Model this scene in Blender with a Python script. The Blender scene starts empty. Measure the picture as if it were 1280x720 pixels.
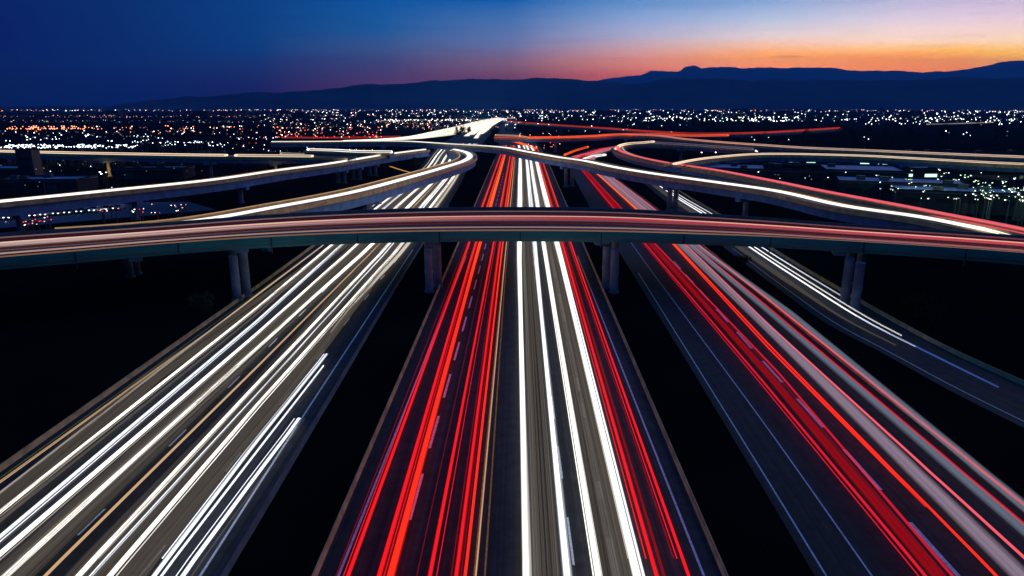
import bpy, math, random
from mathutils import Vector, Matrix
random.seed(7)
rnd = random.Random(11)
C = bpy.context.scene.collection

# ------------------------------------------------------------------ camera
H = 27.0                      # metres above ground
F = 853.33                    # focal length in pixels of a 1280 px wide frame
PITCH = math.atan((360-133)/F)
YAW = math.atan(9/F*math.cos(PITCH))
cam_d = bpy.data.cameras.new('camera'); cam_d.lens = 24; cam_d.sensor_width = 36
cam_d.clip_start = .5; cam_d.clip_end = 90000
cam = bpy.data.objects.new('camera', cam_d); C.objects.link(cam)
cam.location = (0, 0, H)
cam.rotation_euler = (math.pi/2-PITCH, 0, YAW)
bpy.context.scene.camera = cam
ROT = Matrix.Rotation(YAW, 3, 'Z') @ Matrix.Rotation(math.pi/2-PITCH, 3, 'X')
def ray(px, py):
    return (ROT @ Vector(((px-640)/F, -(py-360)/F, -1))).normalized()
def at(px, py, z=0.0):
    d = ray(px, py); t = (z-H)/d.z
    return Vector((d.x*t, d.y*t, z))
def dist_at(px, py, z=0.0):
    return at(px, py, z).length

# ------------------------------------------------------------------ helpers
def s2l(c):
    return tuple(((v/255)/12.92 if v/255 <= .04045 else ((v/255+.055)/1.055)**2.4) for v in c)
def tag(o, label=None, cat=None, group=None, kind=None):
    if label: o['label'] = label
    if cat: o['category'] = cat
    if group: o['group'] = group
    if kind: o['kind'] = kind
    return o
def empty(name, loc, rz=0.0):
    o = bpy.data.objects.new(name, None); C.objects.link(o); o.location = loc
    o.rotation_euler = (0, 0, rz); o.empty_display_size = 1
    return o
class MB:
    def __init__(s): s.v = []; s.f = []; s.uv = []; s.mi = []
    def add(s, vs, fs, uvs=None, mi=0):
        b = len(s.v); s.v += [tuple(p) for p in vs]
        for k, f in enumerate(fs):
            s.f.append(tuple(b+i for i in f)); s.mi.append(mi)
            s.uv.append(uvs[k] if uvs else None)
    def box(s, c, d, rz=0.0, mi=0, taper=1.0):
        cx, cy, cz = c; dx, dy, dz = d[0]/2, d[1]/2, d[2]/2
        co, si = math.cos(rz), math.sin(rz); vs = []
        for (x, y, z) in [(-1,-1,-1),(1,-1,-1),(1,1,-1),(-1,1,-1),(-1,-1,1),(1,-1,1),(1,1,1),(-1,1,1)]:
            k = taper if z > 0 else 1.0
            X, Y = x*dx*k, y*dy*k
            vs.append((cx+X*co-Y*si, cy+X*si+Y*co, cz+z*dz))
        s.add(vs, [(0,3,2,1),(4,5,6,7),(0,1,5,4),(1,2,6,5),(2,3,7,6),(3,0,4,7)], mi=mi)
    def cyl(s, c, r0, r1, z0, z1, n=10, mi=0):
        vs = []
        for r, z in ((r0, z0), (r1, z1)):
            for k in range(n):
                a = 2*math.pi*k/n; vs.append((c[0]+r*math.cos(a), c[1]+r*math.sin(a), z))
        fs = [(k, (k+1) % n, n+(k+1) % n, n+k) for k in range(n)] + [tuple(range(n-1, -1, -1)), tuple(range(n, 2*n))]
        s.add(vs, fs, mi=mi)
    def tube(s, p, q, r0, r1, n=6, mi=0):
        p = Vector(p); q = Vector(q); d = (q-p).normalized()
        a = d.orthogonal().normalized(); b = d.cross(a); vs = []
        for c, r in ((p, r0), (q, r1)):
            for k in range(n):
                t = 2*math.pi*k/n; vs.append(c+a*r*math.cos(t)+b*r*math.sin(t))
        s.add(vs, [(k, (k+1) % n, n+(k+1) % n, n+k) for k in range(n)]+[tuple(range(n-1, -1, -1)), tuple(range(n, 2*n))], mi=mi)
    def octa(s, c, r, rz=1.0, mi=0):
        x, y, z = c
        s.add([(x+r,y,z),(x-r,y,z),(x,y+r,z),(x,y-r,z),(x,y,z+r*rz),(x,y,z-r*rz)],
              [(0,2,4),(2,1,4),(1,3,4),(3,0,4),(2,0,5),(1,2,5),(3,1,5),(0,3,5)], mi=mi)
    def mesh(s, name, mats, smooth=False):
        me = bpy.data.meshes.new(name); me.from_pydata(s.v, [], s.f)
        if not isinstance(mats, (list, tuple)): mats = [mats]
        for m in mats: me.materials.append(m)
        if any(s.mi): me.polygons.foreach_set('material_index', s.mi)
        if any(u is not None for u in s.uv):
            l = me.uv_layers.new(name='UVMap'); k = 0
            for p, u in zip(me.polygons, s.uv):
                for j, li in enumerate(p.loop_indices):
                    l.data[li].uv = u[j] if u else (0, 0)
        if smooth: me.polygons.foreach_set('use_smooth', [True]*len(me.polygons))
        me.update(); return me
    def build(s, name, mats, parent=None, smooth=False, loc=None):
        o = bpy.data.objects.new(name, s.mesh(name, mats, smooth)); C.objects.link(o)
        if parent: o.parent = parent
        if loc is not None: o.location = loc
        return o
def copy_tree(o, parent=None):
    c = o.copy(); C.objects.link(c); c.parent = parent
    for ch in list(o.children): copy_tree(ch, c)
    return c

# ------------------------------------------------------------------ materials
def mat(name, col, rough=.8, noise=.25, nscale=3.0, metallic=0, spec=.25, stretch=None, bump=0.0, emit=None, estr=0):
    m = bpy.data.materials.new(name); m.use_nodes = True; nt = m.node_tree; N = nt.nodes; L = nt.links
    b = N['Principled BSDF']; b.inputs['Roughness'].default_value = rough; b.inputs['Metallic'].default_value = metallic; b.inputs['Specular IOR Level'].default_value = spec
    tc = N.new('ShaderNodeTexCoord'); mp = N.new('ShaderNodeMapping'); L.new(tc.outputs['Object'], mp.inputs['Vector'])
    if stretch: mp.inputs['Scale'].default_value = stretch
    n = N.new('ShaderNodeTexNoise'); n.inputs['Scale'].default_value = nscale; n.inputs['Detail'].default_value = 6
    L.new(mp.outputs[0], n.inputs['Vector'])
    mr = N.new('ShaderNodeMapRange'); mr.inputs['From Min'].default_value = .3; mr.inputs['From Max'].default_value = .7
    mr.inputs['To Min'].default_value = 1-noise; mr.inputs['To Max'].default_value = 1+noise
    L.new(n.outputs['Fac'], mr.inputs['Value'])
    mx = N.new('ShaderNodeVectorMath'); mx.operation = 'SCALE'; mx.inputs[0].default_value = col
    L.new(mr.outputs[0], mx.inputs['Scale']); L.new(mx.outputs[0], b.inputs['Base Color'])
    if bump:
        bp = N.new('ShaderNodeBump'); bp.inputs['Strength'].default_value = bump; bp.inputs['Distance'].default_value = .05
        L.new(n.outputs['Fac'], bp.inputs['Height']); L.new(bp.outputs[0], b.inputs['Normal'])
    if emit:
        b.inputs['Emission Color'].default_value = (*emit, 1); b.inputs['Emission Strength'].default_value = estr
    return m
def asphalt(name, base=.05, rough=.55):
    """worn asphalt: longitudinal tyre wear, patches and cracks"""
    m = mat(name, (base, base*.97, base*.95), rough, .3, .9)
    nt = m.node_tree; N = nt.nodes; L = nt.links; b = N['Principled BSDF']
    src = b.inputs['Base Color'].links[0].from_socket
    tc = N.new('ShaderNodeTexCoord'); mp = N.new('ShaderNodeMapping'); mp.inputs['Scale'].default_value = (3.2, .012, 1)
    L.new(tc.outputs['UV'], mp.inputs['Vector'])
    n = N.new('ShaderNodeTexNoise'); n.inputs['Scale'].default_value = 1.0; n.inputs['Detail'].default_value = 5; L.new(mp.outputs[0], n.inputs['Vector'])
    mr = N.new('ShaderNodeMapRange'); mr.inputs['From Min'].default_value = .3; mr.inputs['From Max'].default_value = .7
    mr.inputs['To Min'].default_value = .45; mr.inputs['To Max'].default_value = 1.7; L.new(n.outputs['Fac'], mr.inputs['Value'])
    mp2 = N.new('ShaderNodeMapping'); mp2.inputs['Scale'].default_value = (.13, .035, 1); L.new(tc.outputs['UV'], mp2.inputs['Vector'])
    vo = N.new('ShaderNodeTexVoronoi'); vo.inputs['Scale'].default_value = 1.0; L.new(mp2.outputs[0], vo.inputs['Vector'])
    mr2 = N.new('ShaderNodeMapRange'); mr2.inputs['To Min'].default_value = .75; mr2.inputs['To Max'].default_value = 1.25
    L.new(vo.outputs['Color'], mr2.inputs['Value'])
    mu = N.new('ShaderNodeMath'); mu.operation = 'MULTIPLY'; L.new(mr.outputs[0], mu.inputs[0]); L.new(mr2.outputs[0], mu.inputs[1])
    sc = N.new('ShaderNodeVectorMath'); sc.operation = 'SCALE'; L.new(src, sc.inputs[0]); L.new(mu.outputs[0], sc.inputs['Scale'])
    L.new(sc.outputs[0], b.inputs['Base Color'])
    mr3 = N.new('ShaderNodeMapRange'); mr3.inputs['To Min'].default_value = rough-.15; mr3.inputs['To Max'].default_value = rough+.2
    L.new(n.outputs['Fac'], mr3.inputs['Value']); L.new(mr3.outputs[0], b.inputs['Roughness'])
    return m
def glow(name, col, strength, sample=True, col2=None, x0=0, x1=1):
    """plain lamp / lit window material"""
    m = bpy.data.materials.new(name); m.use_nodes = True; N = m.node_tree.nodes; L = m.node_tree.links
    N.remove(N['Principled BSDF']); e = N.new('ShaderNodeEmission'); e.inputs['Color'].default_value = (*col, 1)
    e.inputs['Strength'].default_value = strength; L.new(e.outputs[0], N['Material Output'].inputs['Surface'])
    if not sample: m.cycles.emission_sampling = 'NONE'
    return m
def trail_mat(name, col, strength, dens=1.0, streak=.8, freq=3.0, col2=None, x0=0.0, x1=1.0, edge=.3, axis='X'):
    """light left by passing lamps: fine streaks along the lane, soft outer edges"""
    m = bpy.data.materials.new(name); m.use_nodes = True; N = m.node_tree.nodes; L = m.node_tree.links
    N.remove(N['Principled BSDF'])
    uv = N.new('ShaderNodeUVMap'); sp = N.new('ShaderNodeSeparateXYZ'); L.new(uv.outputs[0], sp.inputs[0])
    oi = N.new('ShaderNodeObjectInfo')
    ab = N.new('ShaderNodeMath'); ab.operation = 'ABSOLUTE'; L.new(sp.outputs['Y'], ab.inputs[0])
    pr = N.new('ShaderNodeMapRange'); pr.interpolation_type = 'SMOOTHSTEP'
    pr.inputs['From Min'].default_value = 1.0; pr.inputs['From Max'].default_value = edge
    L.new(ab.outputs[0], pr.inputs['Value'])
    cx = N.new('ShaderNodeCombineXYZ')
    su = N.new('ShaderNodeMath'); su.operation = 'MULTIPLY'; su.inputs[1].default_value = .010; L.new(sp.outputs['X'], su.inputs[0])
    sv = N.new('ShaderNodeMath'); sv.operation = 'MULTIPLY'; sv.inputs[1].default_value = freq; L.new(sp.outputs['Y'], sv.inputs[0])
    so = N.new('ShaderNodeMath'); so.operation = 'MULTIPLY'; so.inputs[1].default_value = 97.0; L.new(oi.outputs['Random'], so.inputs[0])
    L.new(su.outputs[0], cx.inputs[0]); L.new(sv.outputs[0], cx.inputs[1]); L.new(so.outputs[0], cx.inputs[2])
    n = N.new('ShaderNodeTexNoise'); n.inputs['Scale'].default_value = 1.0; n.inputs['Detail'].default_value = 3; L.new(cx.outputs[0], n.inputs['Vector'])
    nr = N.new('ShaderNodeMapRange'); nr.inputs['From Min'].default_value = .40; nr.inputs['From Max'].default_value = .56
    nr.inputs['To Min'].default_value = 1-streak; nr.inputs['To Max'].default_value = 1.0; L.new(n.outputs['Fac'], nr.inputs['Value'])
    co = N.new('ShaderNodeMath'); co.operation = 'MULTIPLY'; L.new(pr.outputs[0], co.inputs[0]); L.new(nr.outputs[0], co.inputs[1])
    al = N.new('ShaderNodeMath'); al.operation = 'MULTIPLY'; al.use_clamp = True; al.inputs[1].default_value = dens; L.new(co.outputs[0], al.inputs[0])
    e = N.new('ShaderNodeEmission'); e.inputs['Strength'].default_value = strength
    if col2:
        g = N.new('ShaderNodeNewGeometry'); s2 = N.new('ShaderNodeSeparateXYZ'); L.new(g.outputs['Position'], s2.inputs[0])
        r = N.new('ShaderNodeMapRange'); r.inputs['From Min'].default_value = x0; r.inputs['From Max'].default_value = x1
        L.new(s2.outputs[axis], r.inputs['Value'])
        mx = N.new('ShaderNodeMix'); mx.data_type = 'RGBA'; mx.inputs['A'].default_value = (*col, 1); mx.inputs['B'].default_value = (*col2, 1)
        L.new(r.outputs[0], mx.inputs['Factor']); L.new(mx.outputs['Result'], e.inputs['Color'])
    else: e.inputs['Color'].default_value = (*col, 1)
    t = N.new('ShaderNodeBsdfTransparent'); ms = N.new('ShaderNodeMixShader')
    L.new(al.outputs[0], ms.inputs[0]); L.new(t.outputs[0], ms.inputs[1]); L.new(e.outputs[0], ms.inputs[2])
    L.new(ms.outputs[0], N['Material Output'].inputs['Surface'])
    return m

M = {}
M['asphalt'] = asphalt('asphalt', .037, .8)
M['asphalt_deck'] = asphalt('deck_asphalt', .045, .7)
M['ground'] = mat('dry_ground', (.007, .008, .006), 1.0, .5, .05, spec=0)
M['concrete'] = mat('concrete', (.16, .16, .17), .8, .25, .8, bump=.2)
M['column'] = mat('pier_concrete', (.15, .19, .25), .8, .35, .6)
M['concrete_blue'] = mat('weathered_concrete', (.10, .22, .48), .75, .3, .5, bump=.2)
M['barrier'] = mat('barrier_concrete', (.60, .42, .20), .8, .35, .7, bump=.2)
M['teal'] = mat('teal_painted_steel', (.03, .24, .23), .5, .25, .4, stretch=(.3, .3, 2))
M['paint'] = mat('road_paint', (.75, .75, .75), .6, .3, 4)
M['paint_y'] = mat('yellow_road_paint', (.70, .42, .05), .6, .3, 4)
M['steel'] = mat('galvanised_steel', (.07, .07, .075), .6, .2, 5)
M['foliage'] = mat('foliage', (.030, .042, .018), .9, .5, 1.3, spec=0)
M['bark'] = mat('bark', (.05, .035, .025), .9, .4, 8)
M['roof'] = mat('pale_roofing', (.22, .32, .48), .7, .2, .2)
M['roof_dark'] = mat('dark_roofing', (.03, .03, .035), .9, .3, .3, spec=0)
M['wall'] = mat('stucco_wall', (.045, .045, .05), .9, .25, .5, spec=0)
M['tower'] = mat('dark_cladding', (.04, .05, .07), .6, .25, .5)
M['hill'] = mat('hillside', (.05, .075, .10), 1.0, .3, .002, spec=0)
M['lot'] = mat('lot_asphalt', (.07, .10, .14), .8, .5, .04)
M['glass'] = mat('dark_glass', (.02, .025, .03), .08, .1, 1)
M['rubber'] = mat('rubber', (.02, .02, .02), .8, .1, 5)

WHITE = (1.0, .95, .88); COOL = (.86, .90, 1.0)
T = {}
T['white'] = trail_mat('headlight_white', WHITE, 1.9, 1.7, .85, 4.2, edge=.1)
T['cool'] = trail_mat('headlight_cool', COOL, 1.6, 1.6, .85, 4.5, edge=.1)
T['soft'] = trail_mat('headlight_soft', (1.0, .86, .72), .75, .9, .9, 5)
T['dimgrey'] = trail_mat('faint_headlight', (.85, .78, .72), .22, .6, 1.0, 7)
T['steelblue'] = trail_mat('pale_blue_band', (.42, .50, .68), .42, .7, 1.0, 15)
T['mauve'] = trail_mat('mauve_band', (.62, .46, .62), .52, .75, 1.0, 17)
T['gold'] = trail_mat('amber_marker', (1.0, .64, .34), .75, 1.1, .9, 4)
T['amber'] = trail_mat('amber_dim', (1.0, .45, .12), .5, 1.2, .5, 2)
T['red'] = trail_mat('taillight_red', (1.0, .010, .016), 1.05, 1.5, .7, 3.2, edge=.1, col2=(1.0, .045, .018), x0=90, x1=200, axis='Y')
T['deepred'] = trail_mat('taillight_deep_red', (.85, .006, .015), .42, .85, 1.0, 11)
T['orange'] = trail_mat('taillight_orange', (1.0, .022, .010), 1.5, 1.5, .8, 4, col2=(1.0, .10, .02), x0=90, x1=200, axis='Y')
T['maroon'] = trail_mat('faint_taillight', (.8, .01, .03), .16, .7, .9, 6)
T['pink'] = trail_mat('pink_taillight', (1.0, .12, .16), 1.0, 1.2, .6, 3)
T['blue'] = trail_mat('blue_fading', (.10, .22, .9), .6, 1.2, .4, 2)
T['cream'] = trail_mat('cream_trail', (1.0, .72, .50), 1.3, 1.3, .5, 2)
T['ramp'] = trail_mat('ramp_orange_to_cream', (1.0, .10, .05), .95, 1.3, .6, 2, col2=(1.0, .66, .50), x0=60, x1=130)
T['blaze'] = trail_mat('distant_headlights', (1.0, .86, .68), 1.7, 1.6, .9, 5, edge=.2)
T['wash'] = trail_mat('headlight_spill_glow', (1.0, .84, .70), .085, .75, 1.0, 16, edge=.7)  # emissive bands stand in for headlight spill on the asphalt
T['crimson'] = trail_mat('taillight_crimson', (.9, .012, .035), .95, 1.2, .8, 4, edge=.1)
T['A1'] = trail_mat('overpass_pink_band', (.85, .56, .52), .78, .95, 1.0, 10, col2=(.80, .06, .11), x0=-60, x1=10)
T['A2'] = trail_mat('overpass_near_band', (.85, .52, .48), .65, .95, 1.0, 5, col2=(.62, .22, .24), x0=-40, x1=60)
T['A3'] = trail_mat('overpass_maroon', (.5, .05, .06), .12, .8, 1.0, 8)

# ------------------------------------------------------------------ curves
def catmull(pts, n):
    """smooth curve through 3-D points, n samples evenly spaced by length"""
    pts = [Vector(p) for p in pts]
    P = [2*pts[0]-pts[1]] + pts + [2*pts[-1]-pts[-2]]; out = []
    for i in range(1, len(P)-2):
        p0, p1, p2, p3 = P[i-1:i+3]
        t1 = max((p1-p0).length**.5, 1e-4); t2 = max((p2-p1).length**.5, 1e-4); t3 = max((p3-p2).length**.5, 1e-4)
        m1 = (p1-p0)/t1-(p2-p0)/(t1+t2)+(p2-p1)/t2; m2 = (p2-p1)/t2-(p3-p1)/(t2+t3)+(p3-p2)/t3
        m1 *= t2; m2 *= t2
        for k in range(24):
            t = k/24; out.append((2*t**3-3*t*t+1)*p1+(t**3-2*t*t+t)*m1+(-2*t**3+3*t*t)*p2+(t**3-t*t)*m2)
    out.append(P[-2]); L = [0]
    for a, b in zip(out, out[1:]): L.append(L[-1]+(b-a).length)
    res = []; j = 0
    for k in range(n):
        s = L[-1]*k/(n-1)
        while j < len(L)-2 and L[j+1] < s: j += 1
        d = L[j+1]-L[j]; f = (s-L[j])/d if d > 1e-9 else 0
        res.append(out[j].lerp(out[j+1], min(1, max(0, f))))
    return res
def offsets(cl, dl, dr):
    """two edges either side of a centre line: A on the left (dl), B on the right (dr)"""
    A, B = [], []
    for i, p in enumerate(cl):
        t = (cl[min(i+1, len(cl)-1)]-cl[max(i-1, 0)]); t.z = 0; t.normalize()
        nrm = Vector((t.y, -t.x, 0))
        A.append(p-nrm*dl); B.append(p+nrm*dr)
    return A, B
def sweep(mb, A, B, sec, close=True, mi=0, i0=0, i1=None, uvs=None):
    """sec: list of (side 'A'/'B'/fraction-function, metres along A->B, dz)"""
    i1 = len(A)-1 if i1 is None else i1; rows = []; s = 0; ss = []
    for i in range(i0, i1+1):
        u = (B[i]-A[i]); u.z = 0; w = u.length; u.normalize(); row = []
        for side, off, dz in sec:
            if side == 'A': p = A[i]+u*off
            elif side == 'B': p = B[i]+u*off
            else: p = A[i].lerp(B[i], side(i) if callable(side) else side)+u*off
            row.append((p.x, p.y, p.z+dz))
        rows.append(row)
        if i > i0: s += (A[i].lerp(B[i], .5)-A[i-1].lerp(B[i-1], .5)).length
        ss.append(s)
    n = len(sec); vs = [p for r in rows for p in r]; fs = []; us = []
    for k in range(len(rows)-1):
        for j in range(n if close else n-1):
            j2 = (j+1) % n
            fs.append((k*n+j, k*n+j2, (k+1)*n+j2, (k+1)*n+j))
            if uvs: a, b = uvs[j], uvs[j2]; us.append(((ss[k], a), (ss[k], b), (ss[k+1], b), (ss[k+1], a)))
            else:
                a, b = Vector(rows[k][0]), Vector(rows[k][j]); da = (Vector(rows[k][j])-a).length; db = (Vector(rows[k][j2])-a).length
                us.append(((da, ss[k]), (db, ss[k]), (db, ss[k+1]), (da, ss[k+1])))
    if close:
        fs.append(tuple(range(n-1, -1, -1))); fs.append(tuple((len(rows)-1)*n+j for j in range(n)))
        us += [tuple((0, 0) for _ in range(n))]*2
    mb.add(vs, fs, us, mi=mi)
def trail(A, B, f, w, m, dz=.65, i0=0, i1=None, h=.07, name='light_trail', label='', group='', grow=0.0, fade=(0, 0)):
    """one light trail: a thin lens-shaped streak of light following the lane"""
    mb = MB(); hw = w/2
    if grow:      # far stretch is drawn wider in place of lens glare
        A2, B2, f2 = [], [], f
        for i in range(len(A)):
            u = B[i]-A[i]; u.normalize(); c = A[i].lerp(B[i], f(i) if callable(f) else f); k = 1+grow*min(1, max(0, (c.y-85)/110)); ie = len(A)-1 if i1 is None else i1
            if fade[0]: k *= min(1, .08+max(0, i-i0)/fade[0])
            if fade[1]: k *= min(1, .08+max(0, ie-i)/fade[1])
            A2.append(c-u*hw*k); B2.append(c+u*hw*k)
        sec = [(0, 0, dz), (.25, 0, dz+h), (.75, 0, dz+h), (1, 0, dz), (.75, 0, dz-h), (.25, 0, dz-h)]
        sec = [(float(a), b, c) for a, b, c in sec]
        sweep(mb, A2, B2, sec, uvs=[-1, -.5, .5, 1, .5, -.5], i0=i0, i1=i1)
        o = mb.build(name, m); tag(o, label, 'light trail', group); return o
    sec = [(f, -hw, dz), (f, -hw*.5, dz+h), (f, hw*.5, dz+h), (f, hw, dz), (f, hw*.5, dz-h), (f, -hw*.5, dz-h)]
    sweep(mb, A, B, sec, uvs=[-1, -.5, .5, 1, .5, -.5], i0=i0, i1=i1)
    o = mb.build(name, m); tag(o, label, 'light trail', group); return o
def ribbon_line(pts, w, m, name, parent, z=.06, dash=None, phase=0.0):
    """painted line along ground points"""
    n = max(2, int(sum((b-a).length for a, b in zip(pts, pts[1:]))/2)); cl = catmull(pts, n) if len(pts) > 2 else [pts[0].lerp(pts[1], k/(n-1)) for k in range(n)]
    mb = MB(); tot = sum((b-a).length for a, b in zip(cl, cl[1:]))
    if not dash:
        A, B = offsets(cl, w/2, w/2); sweep(mb, A, B, [('A', 0, 0), ('B', 0, 0)], close=False)
    else:
        step = tot/(n-1); s = phase
        while s < tot-dash[0]:
            k0 = int(s/step); p = cl[k0].lerp(cl[min(k0+1, n-1)], s/step-k0); e = s+dash[0]; k1 = int(e/step)
            q = cl[min(k1, n-1)].lerp(cl[min(k1+1, n-1)], e/step-k1)
            A, B = offsets([p, q], w/2, w/2); sweep(mb, A, B, [('A', 0, 0), ('B', 0, 0)], close=False); s += dash[0]+dash[1]
    o = mb.build(name, m, parent); return o

# ------------------------------------------------------------------ ground, hills, haze
mb = MB(); G = 19000
mb.add([(-16900, -1250, 0), (16900, -1250, 0), (16900, 16200, 0), (-16900, 16200, 0)], [(0, 1, 2, 3)])
tag(mb.build('ground', M['ground']), 'dark bare ground under and between the highways', kind='structure')

def hills(ridge, D, foot, seed, name, label, rough):
    r = random.Random(seed); ph = [r.uniform(0, 6.3) for _ in range(12)]
    mb = MB(); cols = []; NX = 460; x0, x1 = ridge[0][0], ridge[-1][0]
    for i in range(NX):
        px = x0+(x1-x0)*i/(NX-1)
        for (a, ya), (b, yb) in zip(ridge, ridge[1:]):
            if a <= px <= b: t = (px-a)/(b-a); y = ya+(yb-ya)*t; break
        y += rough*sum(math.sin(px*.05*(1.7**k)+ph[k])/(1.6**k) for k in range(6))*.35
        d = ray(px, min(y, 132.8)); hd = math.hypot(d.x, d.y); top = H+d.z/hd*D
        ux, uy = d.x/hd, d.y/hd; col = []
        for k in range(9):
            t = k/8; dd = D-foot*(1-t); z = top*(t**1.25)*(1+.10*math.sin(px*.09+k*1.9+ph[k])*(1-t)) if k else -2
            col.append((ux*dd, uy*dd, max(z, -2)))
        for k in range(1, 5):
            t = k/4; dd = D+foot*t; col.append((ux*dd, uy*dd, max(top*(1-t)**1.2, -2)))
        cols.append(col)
    n = len(cols[0]); fs = [(i*n+k, (i+1)*n+k, (i+1)*n+k+1, i*n+k+1) for i in range(NX-1) for k in range(n-1)]
    mb.add([p for c in cols for p in c], fs)
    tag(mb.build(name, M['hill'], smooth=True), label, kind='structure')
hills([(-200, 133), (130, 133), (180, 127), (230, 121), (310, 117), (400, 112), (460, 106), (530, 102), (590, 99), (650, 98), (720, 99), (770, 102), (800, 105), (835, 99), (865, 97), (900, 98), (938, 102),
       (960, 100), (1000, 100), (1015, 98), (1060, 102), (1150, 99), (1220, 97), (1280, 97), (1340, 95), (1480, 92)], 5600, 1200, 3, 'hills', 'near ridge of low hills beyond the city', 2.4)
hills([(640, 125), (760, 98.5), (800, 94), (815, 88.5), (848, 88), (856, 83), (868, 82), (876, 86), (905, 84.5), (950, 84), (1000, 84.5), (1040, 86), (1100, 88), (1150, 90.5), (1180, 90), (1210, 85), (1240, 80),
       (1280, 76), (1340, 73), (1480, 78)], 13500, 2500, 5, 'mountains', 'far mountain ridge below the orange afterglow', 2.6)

DENS = 8.5e-5
hz = MB(); hz.box((0, 7500, 519), (34000, 17600, 1042))
hm = bpy.data.materials.new('haze'); hm.use_nodes = True; N = hm.node_tree.nodes; N.remove(N['Principled BSDF'])
pv = N.new('ShaderNodeVolumePrincipled'); pv.inputs['Color'].default_value = (.05, .34, 1.0, 1); pv.inputs['Density'].default_value = DENS; pv.inputs['Anisotropy'].default_value = .2
hm.node_tree.links.new(pv.outputs[0], N['Material Output'].inputs['Volume'])
USE_HAZE = True
if USE_HAZE: tag(hz.build('haze', hm), 'blue evening haze over the plain', kind='stuff')

# ------------------------------------------------------------------ ground level highways
def interp(rows, y, k):
    rows = sorted(rows)
    if y <= rows[0][0]: return rows[0][k]
    for a, b in zip(rows, rows[1:]):
        if a[0] <= y <= b[0]: return a[k]+(b[k]-a[k])*(y-a[0])/(b[0]-a[0])
    return rows[-1][k]
def road_edges(rows, n=90, z=.05):
    ys = sorted(r[0] for r in rows); zmin, zmax = 1/(ys[-1]-133), 1/(ys[0]-133)
    Y = [133+1/(zmin*(zmax/zmin)**(k/(n-1))) for k in range(n)]
    # smooth in world space through the row points first
    Ls = [at(interp(rows, y, 1), y, z) for y in Y]; Rs = [at(interp(rows, y, 2), y, z) for y in Y]
    for _ in range(3):
        for S in (Ls, Rs):
            T2 = [S[0]]+[S[i-1]*.25+S[i]*.5+S[i+1]*.25 for i in range(1, n-1)]+[S[-1]]; S[:] = T2
    return Ls, Rs, Y
def highway(name, label, rows, shoulder=0.3):
    A, B, Y = road_edges(rows)
    mb = MB(); sweep(mb, A, B, [('A', -shoulder, 0), ('B', shoulder, 0), ('B', shoulder, -.3), ('A', -shoulder, -.3)])
    o = mb.build(name, M['asphalt']); tag(o, label, kind='structure')
    return o, A, B, Y
def fr(rows, Y, pts):
    """lane position (fraction across the road) from where a trail crosses two or more rows"""
    P = sorted((y, (x-interp(rows, y, 1))/(interp(rows, y, 2)-interp(rows, y, 1))) for x, y in pts)
    F_ = []
    for y in Y:
        if y <= P[0][0]: v = P[0][1]
        elif y >= P[-1][0]:
            v = P[-1][1]
            if len(P) > 1:
                pass
        else:
            for a, b in zip(P, P[1:]):
                if a[0] <= y <= b[0]:
                    # straight in the picture between the two crossings
                    xa = interp(rows, a[0], 1)+a[1]*(interp(rows, a[0], 2)-interp(rows, a[0], 1))
                    xb = interp(rows, b[0], 1)+b[1]*(interp(rows, b[0], 2)-interp(rows, b[0], 1))
                    x = xa+(xb-xa)*(y-a[0])/(b[0]-a[0]); v = (x-interp(rows, y, 1))/(interp(rows, y, 2)-interp(rows, y, 1)); break
        F_.append(v)
    return F_
def idx(Y, y): return min(range(len(Y)), key=lambda k: abs(Y[k]-y))
ORD = ['first', 'second', 'third', 'fourth', 'fifth', 'sixth', 'seventh', 'eighth', 'ninth', 'tenth', 'eleventh', 'twelfth', 'thirteenth', 'fourteenth', 'fifteenth', 'sixteenth', 'seventeenth', 'eighteenth', 'nineteenth', 'twentieth', 'twenty-first', 'twenty-second']
def ground_trails(rows, A, B, Y, specs, where, group):
    for k, s in enumerate(specs):
        pts, w, m, what = s[:4]; near, far = (s[4] if len(s) > 4 else (None, None))
        F_ = fr(rows, Y, pts)
        i0 = idx(Y, near) if near else 0; i1 = idx(Y, far) if far else len(Y)-1
        if m in ('white', 'cool', 'red', 'crimson', 'orange') and w > .25:
            subs = [(rnd.choice((-1, 1))*rnd.uniform(.26, .42)-w*0, rnd.uniform(.05, .10), m if rnd.random() < .5 else {'white': 'soft', 'cool': 'dimgrey', 'red': 'deepred', 'crimson': 'deepred', 'orange': 'deepred'}[m]),
                    (rnd.choice((-1, 1))*rnd.uniform(.5, .95), rnd.uniform(.05, .12), {'white': 'dimgrey', 'cool': 'dimgrey', 'red': 'deepred', 'crimson': 'deepred', 'orange': 'deepred'}[m])]
            if rnd.random() < .45: subs.pop()
        else: subs = []
        main = trail(A, B, lambda i, F_=F_: F_[i], w*WK.get(m, .9), T[m], i0=i0, i1=i1, grow=GK.get(m, .9), fade=(7 if near and near < 800 else 0, 0), label='%s, %s from the left on %s' % (what, ORD[k], where), group=group)
        for dx, sw, sm in subs:
            F2 = [f+dx/(B[i]-A[i]).length for i, f in enumerate(F_)]; sx = trail(A, B, lambda i, F2=F2: F2[i], sw, T[sm], i0=i0+(rnd.randrange(0, 6) if near else 0), i1=i1, grow=.5, h=.03, name='streak')
            for kk in ('label', 'category', 'group'):
                if kk in sx: del sx[kk]
            sx.parent = main
WK = {'white': 1.05, 'cool': 1.0}; GK = {'white': 1.9, 'cool': 1.8}
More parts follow.
